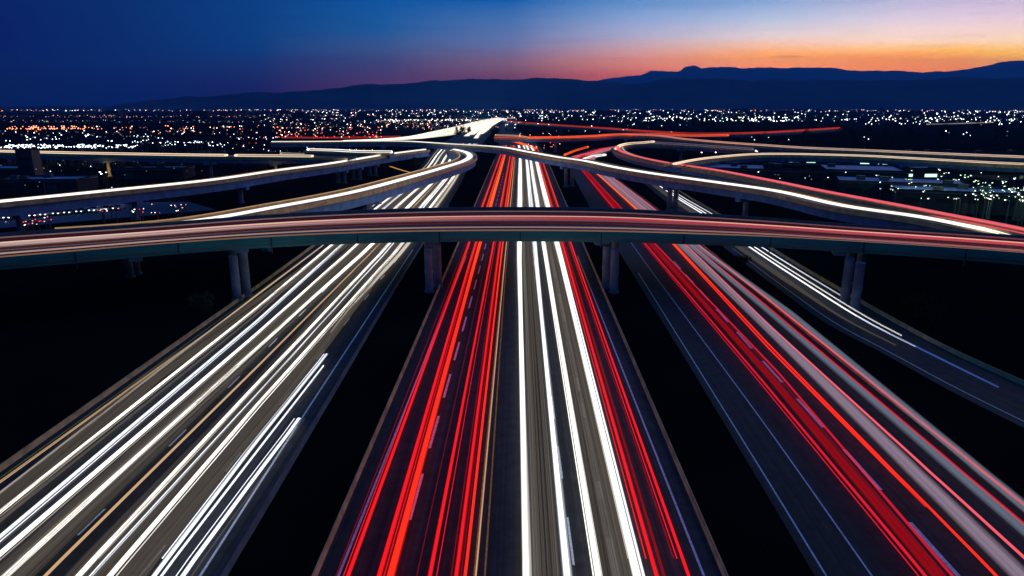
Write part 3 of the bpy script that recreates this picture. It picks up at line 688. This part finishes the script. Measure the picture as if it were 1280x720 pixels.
zone(650, 1280, 141, 152, 360, ['white', 'cool', 'cool', 'dim', 'dim'], .3, .85, 'the city right of centre')
zone(790, 1000, 146, 151.5, 80, ['white', 'cool', 'white'], .5, .95, 'the city right of centre', cluster=1)
zone(0, 330, 163, 168, 60, ['dim', 'cool', 'dimwarm', 'orange'], .4, .8, 'the blue white yard at left')
zone(275, 470, 178, 190, 46, ['cool', 'dim', 'white', 'red'], .4, .9, 'the dark ground below the left end of the flyover', zl=6)
zone(480, 560, 152, 162, 60, ['white', 'dimwarm', 'dim', 'orange'], .3, .7, 'the city left of centre')
zone(0, 300, 200, 214, 22, ['dim', 'cool', 'dimwarm'], .4, .9, 'the dark roofs at left', zl=6)
zone(1080, 1280, 147, 156, 60, ['cool', 'dim', 'white'], .4, .9, 'the far right of the city')
zone(640, 860, 153, 166, 22, ['white', 'cool', 'dim'], .4, .8, 'the dark trees right of centre')
zone(1180, 1280, 163, 170, 8, ['cool', 'dim'], .5, 1, 'the far right of the city')
zone(930, 1120, 171, 176, 6, ['cool', 'green'], .5, 1.1, 'the dark trees right of centre')
zone(640, 700, 166, 186, 30, ['orange', 'orange', 'red', 'white'], .4, .9, 'the orange glow behind the flyover', zl=6)
zone(1090, 1280, 205, 250, 80, ['green', 'green', 'white', 'green'], .6, 1.5, 'the green lit parking lot at right', zl=6, cluster=1)
zone(1210, 1280, 228, 252, 70, ['green', 'green', 'white'], .6, 1.5, 'the green lit parking lot at right', zl=6, cluster=1)
zone(930, 1130, 203, 240, 26, ['cool', 'white', 'dim'], .5, 1.2, 'the dark roofs right of centre', zl=6)
zone(0, 200, 205, 235, 10, ['cool', 'dim', 'dim'], .5, 1.0, 'the dark roofs at left', zl=6)
zone(90, 235, 246, 266, 38, ['red', 'orange', 'white', 'cool', 'pink'], .5, 1.3, 'the small lot between the left ramps', zl=4, cluster=1)
zone(0, 62, 271, 280, 16, ['orange', 'white', 'pink', 'red'], .6, 1.4, 'the small lot between the left ramps', zl=4, cluster=1)
for x_, y_ in ((877, 190), (892, 190), (942, 188), (948, 189)): lamps.append((1.5, x_, y_, dist_at(x_, y_, 9)*1.0/F, 'white', 'the gap between the far right ramps', 9))
zone(125, 133, 214, 222, 3, ['white'], 1.3, 1.8, 'the amber pier at left', zl=5)
lamps.sort(key=lambda l: -l[0]*(1.0 if l[2] < 165 else 1.6))
lampmesh = {}
def lamp_parts(key, z):
    if (key, z) in lampmesh: return lampmesh[(key, z)]
    p = MB(); p.cyl((0, 0), .16, .09, 0, z-.15, 6); p.tube((0, 0, z-.2), (.9, 0, z-.05), .07, .05, 5); p.box((.9, 0, z+.02), (.9, .35, .14))
    h = MB(); h.cyl((0, 0), .35, .8, -.75, -.25, 8); h.cyl((0, 0), .8, 1.0, -.25, .25, 8); h.cyl((0, 0), 1.0, .45, .25, .7, 8)
    lampmesh[(key, z)] = (p.mesh('lamp_pole', M['steel']), h.mesh('lamp_head', GL[key])); return lampmesh[(key, z)]
CN = {'white': 'warm white', 'cool': 'cool white', 'pink': 'pinkish', 'orange': 'orange', 'green': 'greenish', 'red': 'red', 'dim': 'dim bluish', 'dimwarm': 'dim amber'}
for (s, x, y, r, key, lab, zl) in lamps[:290]:
    pm, hm2 = lamp_parts(key, zl); g = at(x, y, zl)
    po = empty('street_lamp', (g.x, g.y, 0), rnd.uniform(0, 6.28))
    tag(po, 'small %s lamp glowing in %s' % (CN[key], lab), 'street lamp', '%s lamps in %s' % (CN[key], lab))
    a = bpy.data.objects.new('lamp_pole', pm); C.objects.link(a); a.parent = po
    b = bpy.data.objects.new('lamp_head', hm2); C.objects.link(b); b.parent = po; b.location = (.9, 0, zl-.1); b.scale = (r, r, r*.8)
keys = list(GL); mb = MB()
for (s, x, y, r, key, lab, zl) in lamps[290:]: mb.octa(at(x, y, zl), r*1.15, .9, mi=keys.index(key))
tag(mb.build('city_lights', [GL[k] for k in keys]), 'countless small lights of the distant city on the plain', 'city lights', kind='stuff')
# distant low buildings between the lights, one mass
mb = MB()
for _ in range(1500):
    x, y = rnd.uniform(-60, 1340), 133+rnd.uniform(1.9, 5.2)**1.75; g = at(x, y, 0); w = rnd.uniform(14, 45); h = rnd.uniform(4, 9)*(1 if rnd.random() < .93 else 2.0)
    if y > 146 and 590 < x < 720: continue
    mb.box((g.x, g.y, h/2), (w, rnd.uniform(12, 30), h), rz=rnd.uniform(-.2, .2), mi=rnd.choice([0, 0, 1]))
tag(mb.build('city_blocks', [M['wall'], M['roof_dark']]), 'low dark blocks of the distant city between its lights', 'city', kind='stuff')

# nearer buildings -----------------------------------------------------
win_lit = glow('lit_window', (1, .8, .55), 1.2, False); win_green = glow('lit_window_green', (.6, 1, .7), 1.5, False)
def warehouse(px, py, w, d, h, label, roof='roof', lit=None, rz=0.0, name='warehouse', units=3):
    g = at(px, py, 0); r = empty(name, (g.x, g.y, 0), rz); tag(r, label, 'building', 'low buildings beside the interchange')
    mb = MB(); mb.box((0, 0, h/2), (w, d, h)); wo = mb.build('wall', M['wall'], r)
    mb = MB(); mb.box((0, 0, h+.12), (w+.3, d+.3, .24)); ro_ = mb.build('roof', M[roof], r)
    for s in (-1, 1):
        mb = MB(); mb.box((0, s*(d/2+.05), h+.4), (w+.3, .2, .9)); mb.box((s*(w/2+.05), 0, h+.395), (.2, d-.1, .89)); mb.build('parapet', M['wall'], ro_)
    for k in range(units):
        mb = MB(); mb.box((rnd.uniform(-w*.4, w*.4), rnd.uniform(-d*.35, d*.35), h+.85), (2.4, 1.8, 1.2)); mb.build('air_unit', M['steel'], ro_)
    n = max(3, int(w/7))
    for k in range(n):
        x = -w/2+(k+.5)*w/n; l = lit if lit and rnd.random() < .55 else M['glass']
        mb = MB(); mb.box((x, -d/2-.03, h*.62), (w/n*.5, .1, h*.22)); mb.build('window', l, r)
    mb = MB(); mb.box((rnd.uniform(-w*.3, w*.3), -d/2-.06, 1.3), (3.2, .12, 2.6)); mb.build('door', M['steel'], r)
    return r
warehouse(60, 238, 26, 14, 3.6, 'low warehouse with pale roof between the two left ramps', rz=.1)
warehouse(0, 224, 28, 16, 4, 'low warehouse with pale roof at the left edge behind the ramp', rz=.05)
warehouse(195, 222, 26, 12, 3.6, 'pale roofed warehouse behind the left flyover ramp', rz=.08)
warehouse(290, 205, 38, 16, 5, 'small dark roofed building under the far left overpass', roof='roof_dark')
if 0: warehouse(60, 262, 26, 12, 4, 'small pale roofed building below the left flyover ramp', rz=.12, lit=win_lit)
warehouse(950, 232, 40, 22, 6, 'pale roofed warehouse just right of the pink curving ramp', rz=-.3)
warehouse(1035, 232, 44, 26, 6, 'broad pale roofed warehouse in the dark area right of centre', rz=-.3)
warehouse(1120, 248, 34, 18, 5, 'pale roofed building in front of the green lit parking lot', rz=-.35)
warehouse(1010, 213, 60, 22, 6, 'long low building behind the broad warehouse, dark roof', roof='roof_dark', lit=win_green)
warehouse(1250, 212, 48, 20, 7, 'shop building with green lit windows at the right edge', roof='roof_dark', lit=win_green)
warehouse(1150, 208, 40, 18, 6, 'low shop building behind the green lit parking lot', roof='roof_dark', lit=win_green)
warehouse(1225, 232, 26, 14, 5, 'small shop with bright green windows inside the green lit lot', roof='roof_dark', lit=win_green)
warehouse(1265, 245, 24, 14, 5, 'small shop with bright windows nearest the right edge of the lot', roof='roof_dark', lit=win_green)
warehouse(1150, 228, 26, 12, 5, 'narrow store building in the middle of the green lit lot', roof='roof', lit=win_green)
warehouse(1190, 262, 30, 15, 5, 'pale roofed shed near the right end of the flyover', rz=-.35)
# dark tower at the left
g = at(42, 232, 0); tw = empty('tower', (g.x, g.y, 0), .1); tag(tw, 'narrow dark block standing before the amber overpass at far left', 'tower')
mb = MB(); mb.box((0, 0, 6.2), (5.2, 5.2, 12.4)); mb.build('wall', M['tower'], tw)
mb = MB(); mb.box((0, 0, 12.55), (5.8, 5.8, .3)); mb.build('roof', M['roof_dark'], tw)
for z in (3.5, 6.5, 9.5):
    mb = MB(); mb.box((0, -2.63, z), (3.6, .06, 1.1)); mb.build('window', M['glass'], tw)
# parking lots
for nm, pts, lb in (('parking_lot', [(1085, 206), (1400, 214), (1400, 262), (1150, 246)], 'parking lot lit greenish at the right edge'),
                    ('parking_lot', [(-80, 258), (235, 252), (270, 262), (-80, 292)], 'small parking lot between the ramps at left'),
                    ('parking_lot', [(885, 212), (1085, 206), (1150, 246), (1180, 262), (1060, 244), (940, 220)], 'dark blue lot beside the pink curving ramp')):
    mb = MB(); ps = [at(x, y, .02) for x, y in pts]; mb.add(ps, [tuple(range(len(ps)))]); tag(mb.build(nm, M['lot']), lb, kind='structure')

for k, (x, y, z, c, e) in enumerate(((131, 216, 3, (1, .5, .08), 900), (343, 205, 2.5, (1, .35, .05), 700), (1240, 240, 8, (.5, 1, .6), 1400), (1200, 228, 8, (.5, 1, .6), 800), (1140, 225, 8, (.5, 1, .6), 900), (1262, 214, 8, (.9, 1, .5), 1000), (1140, 402, 2.6, (.9, 1, .6), 12), (925, 338, 3, (1, .6, .3), 10))):
    if k < 2: x = 133 if k == 0 else 341
    l = bpy.data.lights.new('lamp_light', 'POINT'); l.energy = e; l.color = c; l.shadow_soft_size = .3; o = bpy.data.objects.new('lamp_light', l); C.objects.link(o); g = at(x, y, z); q_ = ec[pk(ec, x)]; o.location = g if k > 1 else (q_.x+1.5, q_.y-4, 2.5)
# cars -----------------------------------------------------------------
def make_car(paint):
    root = empty('parked_car', (0, 0, 0))
    prof = [(-2.2, .35), (-2.25, .75), (-2.1, .95), (-1.55, 1.0), (-.95, 1.42), (.55, 1.45), (1.15, 1.0), (2.1, .85), (2.28, .6), (2.25, .35)]
    mb = MB(); n = len(prof); vs = [(x, -.86+(.16 if z > 1.1 else 0), z) for x, z in prof]+[(x, .86-(.16 if z > 1.1 else 0), z) for x, z in prof]
    mb.add(vs, [tuple(range(n)), tuple(range(2*n-1, n-1, -1))]+[(k, n+k, n+(k+1) % n, (k+1) % n) for k in range(n)]); mb.build('body', paint, root)
    for s in (-1, 1):
        mb = MB(); mb.add([(-1.35, s*.865, 1.0), (1.0, s*.865, 1.0), (.5, s*.73, 1.38), (-.9, s*.73, 1.38)], [(0, 1, 2, 3)]); mb.build('side_window', M['glass'], root)
    mb = MB(); mb.add([(1.12, -.75, 1.04), (1.12, .75, 1.04), (.6, .66, 1.44), (.6, -.66, 1.44)], [(0, 1, 2, 3)]); mb.v = [(x+.03, y, z+.01) for x, y, z in mb.v]; mb.build('windscreen', M['glass'], root)
    for x in (-1.4, 1.4):
        for s in (-1, 1):
            mb = MB(); mb.tube((x, s*.68, .33), (x, s*.9, .33), .33, .33, 12); w = mb.build('wheel', M['rubber'], root)
            mb = MB(); mb.tube((x, s*.9, .33), (x, s*.915, .33), .19, .19, 10); mb.build('rim', M['steel'], w)
    for s in (-1, 1):
        mb = MB(); mb.box((2.26, s*.6, .7), (.08, .34, .16)); mb.build('headlight', GL['cool'], root)
        mb = MB(); mb.box((-2.25, s*.62, .82), (.08, .3, .16)); mb.build('taillight', GL['red'], root)
    return root
cars = [(make_car(mat('car_paint', c, .3, .05, 2)), nme) for c, nme in (((.3, .3, .32), 'silver'), ((.55, .55, .55), 'white'), ((.25, .02, .02), 'dark red'), ((.02, .03, .08), 'dark blue'))]
used = set()
def put_car(px, py, rz, where, group):
    k = rnd.randrange(4); root, nme = cars[k]
    if k in used: root = copy_tree(root)
    used.add(k); g = at(px, py, .03); root.location = (g.x, g.y, .025); root.rotation_euler = (0, 0, rz)
    tag(root, '%s parked car %s' % (nme, where), 'car', group)
row = 0
for (x0, y0, x1, y1, n, rz, w) in ((92, 258, 232, 245, 11, 1.7, 'in the back row of the small lot between the left ramps'), (0, 275, 150, 262, 11, -1.45, 'in the front row of the small lot between the left ramps'),
                                   (1120, 228, 1275, 240, 9, -1.9, 'in the front row of the green lit lot at right'), (1130, 216, 1278, 224, 9, 1.2, 'in the back row of the green lit lot at right')):
    for k in range(n):
        t = (k+rnd.uniform(-.1, .1))/(n-1); put_car(x0+(x1-x0)*t, y0+(y1-y0)*t, rz+rnd.uniform(-.05, .05), w, 'cars parked '+w)

# trees ----------------------------------------------------------------
def tree_meshes(seed, h, r):
    q = random.Random(seed); tr = MB(); cr = MB(); tr.tube((0, 0, 0), (q.uniform(-.2, .2), 0, h*.5), .22, .12, 7)
    cl = []
    for k in range(9):
        a = q.uniform(0, 6.28); rr = q.uniform(.2, .75)*r; z = h*q.uniform(.4, .88); c = Vector((math.cos(a)*rr, math.sin(a)*rr, z)); cl.append((c, r*q.uniform(.28, .5)))
        tr.tube((0, 0, h*.38), c, .09, .03, 5)
    for c, cr_ in cl:
        for _ in range(75):
            d = Vector((q.gauss(0, 1), q.gauss(0, 1), q.gauss(0, .8))).normalized()*cr_*q.uniform(.55, 1.1); p = c+d; s = q.uniform(.14, .34)
            a = Vector((q.gauss(0, 1), q.gauss(0, 1), q.gauss(0, 1))).normalized(); b = a.orthogonal().normalized()
            cr.add([p-a*s, p+b*s*.6, p+a*s, p-b*s*.6], [(0, 1, 2, 3)])
    return tr.mesh('trunk', M['bark']), cr.mesh('crown', M['foliage'])
TM = [tree_meshes(s, h, r) for s, h, r in ((1, 8, 3.2), (2, 10, 3.0), (3, 6, 2.6), (4, 3, 2.2))]
def tree(px, py, k, sc, label, group):
    g = at(px, py, 0); r = empty('shrub' if k == 3 else 'tree', (g.x, g.y, 0), rnd.uniform(0, 6.28)); r.scale = (sc, sc, sc*rnd.uniform(.85, 1.15))
    tag(r, label, 'shrub' if k == 3 else 'tree', group)
    for nm, me in zip(('trunk', 'crown'), TM[k]): o = bpy.data.objects.new(nm, me); C.objects.link(o); o.parent = r
for _ in range(80):
    x = rnd.uniform(850, 1300); y = rnd.uniform(160, 186)
    tree(x, y, rnd.randrange(3), rnd.uniform(.9, 1.5), 'dark tree in the wooded strip between the far right ramps and the city', 'trees in the dark strip at right')
for _ in range(36):
    x = rnd.uniform(650, 850); y = rnd.uniform(155, 168)
    tree(x, y, rnd.randrange(3), rnd.uniform(.9, 1.4), 'dark tree among scattered lights just right of centre', 'trees right of centre')
for _ in range(24):
    x = rnd.choice([rnd.uniform(570, 590), rnd.uniform(612, 650)]); y = rnd.uniform(166, 174)
    tree(x, y, rnd.randrange(3), rnd.uniform(.7, 1.1), 'dark tree beside the blazing distant highway', 'trees beside the distant highway')
for x in (520, 470, 400, 330): tree(x, 214+(520-x)*.05, 2, 1.0, 'dark tree inside the left loop ramp', 'trees inside the left loop')
for x, y, s, lb in ((1142, 398, 1.0, 'shrub beside the slip road barrier, right of the overpass columns'), (926, 334, .7, 'shrub between the right highway and the slip road'), (255, 392, .8, 'shrub beyond the left barrier near the overpass columns'), (905, 326, .5, 'smaller shrub between the right highway and the slip road'), (1165, 403, .7, 'smaller shrub behind the one beside the slip road barrier')):
    tree(x, y, 3, s, lb, None)

# ------------------------------------------------------------------ sky
w = bpy.data.worlds.new('World'); bpy.context.scene.world = w; w.use_nodes = True; N = w.node_tree.nodes; L = w.node_tree.links
bg = N['Background']; tc = N.new('ShaderNodeTexCoord'); nm = N.new('ShaderNodeVectorMath'); nm.operation = 'NORMALIZE'; L.new(tc.outputs['Generated'], nm.inputs[0])
sp = N.new('ShaderNodeSeparateXYZ'); L.new(nm.outputs[0], sp.inputs[0])
el = N.new('ShaderNodeMath'); el.operation = 'ARCSINE'; L.new(sp.outputs['Z'], el.inputs[0])
az = N.new('ShaderNodeMath'); az.operation = 'ARCTAN2'; L.new(sp.outputs['X'], az.inputs[0]); L.new(sp.outputs['Y'], az.inputs[1])
EMAX = math.radians(60)
pos = N.new('ShaderNodeMath'); pos.operation = 'DIVIDE'; pos.inputs[1].default_value = EMAX; pos.use_clamp = True; L.new(el.outputs[0], pos.inputs[0])
pw = N.new('ShaderNodeMath'); pw.operation = 'POWER'; pw.inputs[1].default_value = .5; L.new(pos.outputs[0], pw.inputs[0])
ZEN = (3, 76, 150)
cols = {0: [(133, (0, 24, 80)), (100, (0, 29, 86)), (60, (0, 33, 95)), (0, (0, 34, 98))],
        150: [(133, (2, 28, 86)), (100, (8, 36, 96)), (70, (0, 42, 101)), (0, (0, 44, 105))],
        320: [(133, (24, 32, 88)), (108, (30, 36, 94)), (82, (30, 48, 106)), (62, (2, 58, 120)), (0, (0, 60, 126))],
        480: [(133, (60, 40, 88)), (104, (78, 52, 98)), (85, (66, 62, 112)), (62, (58, 80, 132)), (38, (30, 86, 148)), (0, (0, 82, 156))],
        640: [(133, (90, 50, 85)), (95, (112, 64, 96)), (78, (124, 92, 118)), (56, (100, 112, 160)), (28, (74, 112, 170)), (0, (12, 92, 168))],
        800: [(133, (150, 70, 80)), (94, (196, 94, 92)), (76, (218, 134, 122)), (60, (200, 158, 164)), (44, (172, 170, 200)), (22, (136, 162, 208)), (0, (92, 142, 200))],
        960: [(133, (235, 120, 60)), (84, (255, 148, 96)), (68, (255, 164, 96)), (58, (248, 186, 152)), (45, (226, 206, 208)), (25, (182, 194, 220)), (0, (130, 164, 210))],
        1120: [(133, (250, 120, 0)), (88, (255, 140, 8)), (69, (255, 158, 36)), (60, (255, 196, 130)), (50, (250, 214, 196)), (25, (220, 205, 220)), (0, (180, 180, 214))],
        1200: [(133, (250, 115, 0)), (88, (255, 138, 0)), (73, (255, 158, 16)), (62, (255, 188, 92)), (50, (250, 212, 188)), (25, (230, 205, 220)), (0, (190, 180, 214))],
        1280: [(133, (240, 120, 10)), (78, (252, 168, 48)), (65, (255, 190, 84)), (50, (250, 214, 182)), (25, (230, 202, 214)), (0, (200, 184, 214))]}
prev = None; prev_a = None
def ramp_node(stops):
    r = N.new('ShaderNodeValToRGB'); cr = r.color_ramp; cr.elements[0].position = 0
    st = []
    for (p, c) in stops:      # the sky as it is beyond the haze: brighter where more air lies before it
        e = p*p*EMAX; OD = DENS*min(1000/max(math.sin(e), 1e-3), 16000); T_ = math.exp(-OD); l = s2l(c)
        l = [max(0.0, (v-s_*(1-T_))/T_) for v, s_ in zip(l, (.009, .022, .125))] if p < .6 else l
        st.append((p, tuple(l)))
    cr.elements[0].position = st[0][0]; cr.elements[0].color = (*(st[0][1]), 1)
    cr.elements[1].position = st[-1][0]; cr.elements[1].color = (*(st[-1][1]), 1)
    for p, c in st[1:-1]: e = cr.elements.new(p); e.color = (*c, 1)
    L.new(pw.outputs[0], r.inputs[0]); return r
items = [(-math.pi*.9, [(0, (3, 24, 50)), (.25, (4, 50, 84)), (.5, (5, 64, 104)), (1, ZEN)])]
for x, st in cols.items():
    d = ray(x, 70); a = math.atan2(d.x, d.y); out = []
    for y, c in st:
        e = max(0, math.asin(ray(x, y).z)); out.append(((e/EMAX)**.5, c))
    out[0] = (0.0, out[0][1]); out.append((1.0, ZEN)); items.append((a, out))
    if x == 1280: items.append((a+.35, out)); items.append((a+1.3, [(0, (20, 24, 66)), (.5, (4, 40, 96)), (1, ZEN)]))
for a, st in items:
    r = ramp_node(st)
    if prev is None: prev = r.outputs[0]
    else:
        mr = N.new('ShaderNodeMapRange'); mr.interpolation_type = 'SMOOTHSTEP' if abs(a-prev_a) > .5 else 'LINEAR'; mr.inputs['From Min'].default_value = prev_a; mr.inputs['From Max'].default_value = a; L.new(az.outputs[0], mr.inputs['Value'])
        mx = N.new('ShaderNodeMix'); mx.data_type = 'RGBA'; L.new(mr.outputs[0], mx.inputs['Factor']); L.new(prev, mx.inputs['A']); L.new(r.outputs[0], mx.inputs['B']); prev = mx.outputs['Result']
    prev_a = a
SUN_A = math.radians(31)
sky = N.new('ShaderNodeTexSky'); sky.sky_type = 'NISHITA'; sky.sun_disc = False; sky.sun_elevation = math.radians(0.5); sky.sun_rotation = SUN_A
cv = N.new('ShaderNodeCombineXYZ'); m1 = N.new('ShaderNodeMath'); m1.operation = 'MULTIPLY'; m1.inputs[1].default_value = 5.0; L.new(az.outputs[0], m1.inputs[0])
m2 = N.new('ShaderNodeMath'); m2.operation = 'MULTIPLY'; m2.inputs[1].default_value = 90.0; L.new(el.outputs[0], m2.inputs[0]); L.new(m1.outputs[0], cv.inputs[0]); L.new(m2.outputs[0], cv.inputs[1])
cn = N.new('ShaderNodeTexNoise'); cn.inputs['Scale'].default_value = 1.0; cn.inputs['Detail'].default_value = 6; cn.inputs['Roughness'].default_value = .6; L.new(cv.outputs[0], cn.inputs['Vector'])
c1 = N.new('ShaderNodeMapRange'); c1.inputs['From Min'].default_value = .54; c1.inputs['From Max'].default_value = .75; c1.inputs['To Max'].default_value = .38; L.new(cn.outputs['Fac'], c1.inputs['Value'])
cm = N.new('ShaderNodeMix'); cm.data_type = 'RGBA'; cm.blend_type = 'MULTIPLY'; L.new(c1.outputs[0], cm.inputs['Factor']); L.new(prev, cm.inputs['A']); cm.inputs['B'].default_value = (.55, .5, .7, 1); prev = cm.outputs['Result']
_c = ray(985, 71); ca, ce = math.atan2(_c.x, _c.y), math.asin(_c.z)      # small dark cloud over the afterglow
def sub_div(sock, v, k):
    a_ = N.new('ShaderNodeMath'); a_.operation = 'SUBTRACT'; a_.inputs[1].default_value = v; L.new(sock, a_.inputs[0])
    b_ = N.new('ShaderNodeMath'); b_.operation = 'DIVIDE'; b_.inputs[1].default_value = k; L.new(a_.outputs[0], b_.inputs[0])
    c_ = N.new('ShaderNodeMath'); c_.operation = 'POWER'; c_.inputs[1].default_value = 2; L.new(b_.outputs[0], c_.inputs[0]); return c_.outputs[0]
sm = N.new('ShaderNodeMath'); sm.operation = 'ADD'; L.new(sub_div(az.outputs[0], ca, .026), sm.inputs[0]); L.new(sub_div(el.outputs[0], ce, .0024), sm.inputs[1])
sf = N.new('ShaderNodeMapRange'); sf.inputs['From Min'].default_value = 0; sf.inputs['From Max'].default_value = 1; sf.inputs['To Min'].default_value = .5; sf.inputs['To Max'].default_value = 0; L.new(sm.outputs[0], sf.inputs['Value'])
cm2 = N.new('ShaderNodeMix'); cm2.data_type = 'RGBA'; cm2.blend_type = 'MULTIPLY'; L.new(sf.outputs[0], cm2.inputs['Factor']); L.new(prev, cm2.inputs['A']); cm2.inputs['B'].default_value = (.55, .45, .6, 1); prev = cm2.outputs['Result']
ad = N.new('ShaderNodeMix'); ad.data_type = 'RGBA'; ad.blend_type = 'ADD'; ad.inputs['Factor'].default_value = .004
L.new(prev, ad.inputs['A']); L.new(sky.outputs[0], ad.inputs['B']); L.new(ad.outputs['Result'], bg.inputs['Color']); bg.inputs['Strength'].default_value = 1.0
sl = bpy.data.lights.new('sun', 'SUN'); sl.energy = .02; sl.angle = math.radians(.5); sl.color = (1, .6, .35)
so_ = bpy.data.objects.new('sun', sl); C.objects.link(so_)
sd = Vector((math.sin(SUN_A), math.cos(SUN_A), math.tan(math.radians(.5)))); so_.rotation_euler = sd.to_track_quat('Z', 'Y').to_euler()

# ------------------------------------------------------------------ render settings
sc = bpy.context.scene; sc.view_settings.view_transform = 'Standard'; sc.view_settings.look = 'None'; sc.view_settings.exposure = 0; sc.view_settings.gamma = 1
cy = sc.cycles; cy.use_denoising = True; cy.transparent_max_bounces = 48; cy.max_bounces = 4; cy.diffuse_bounces = 2; cy.glossy_bounces = 2; cy.volume_bounces = 0
cy.sample_clamp_indirect = 1.5; cy.caustics_reflective = False; cy.caustics_refractive = False
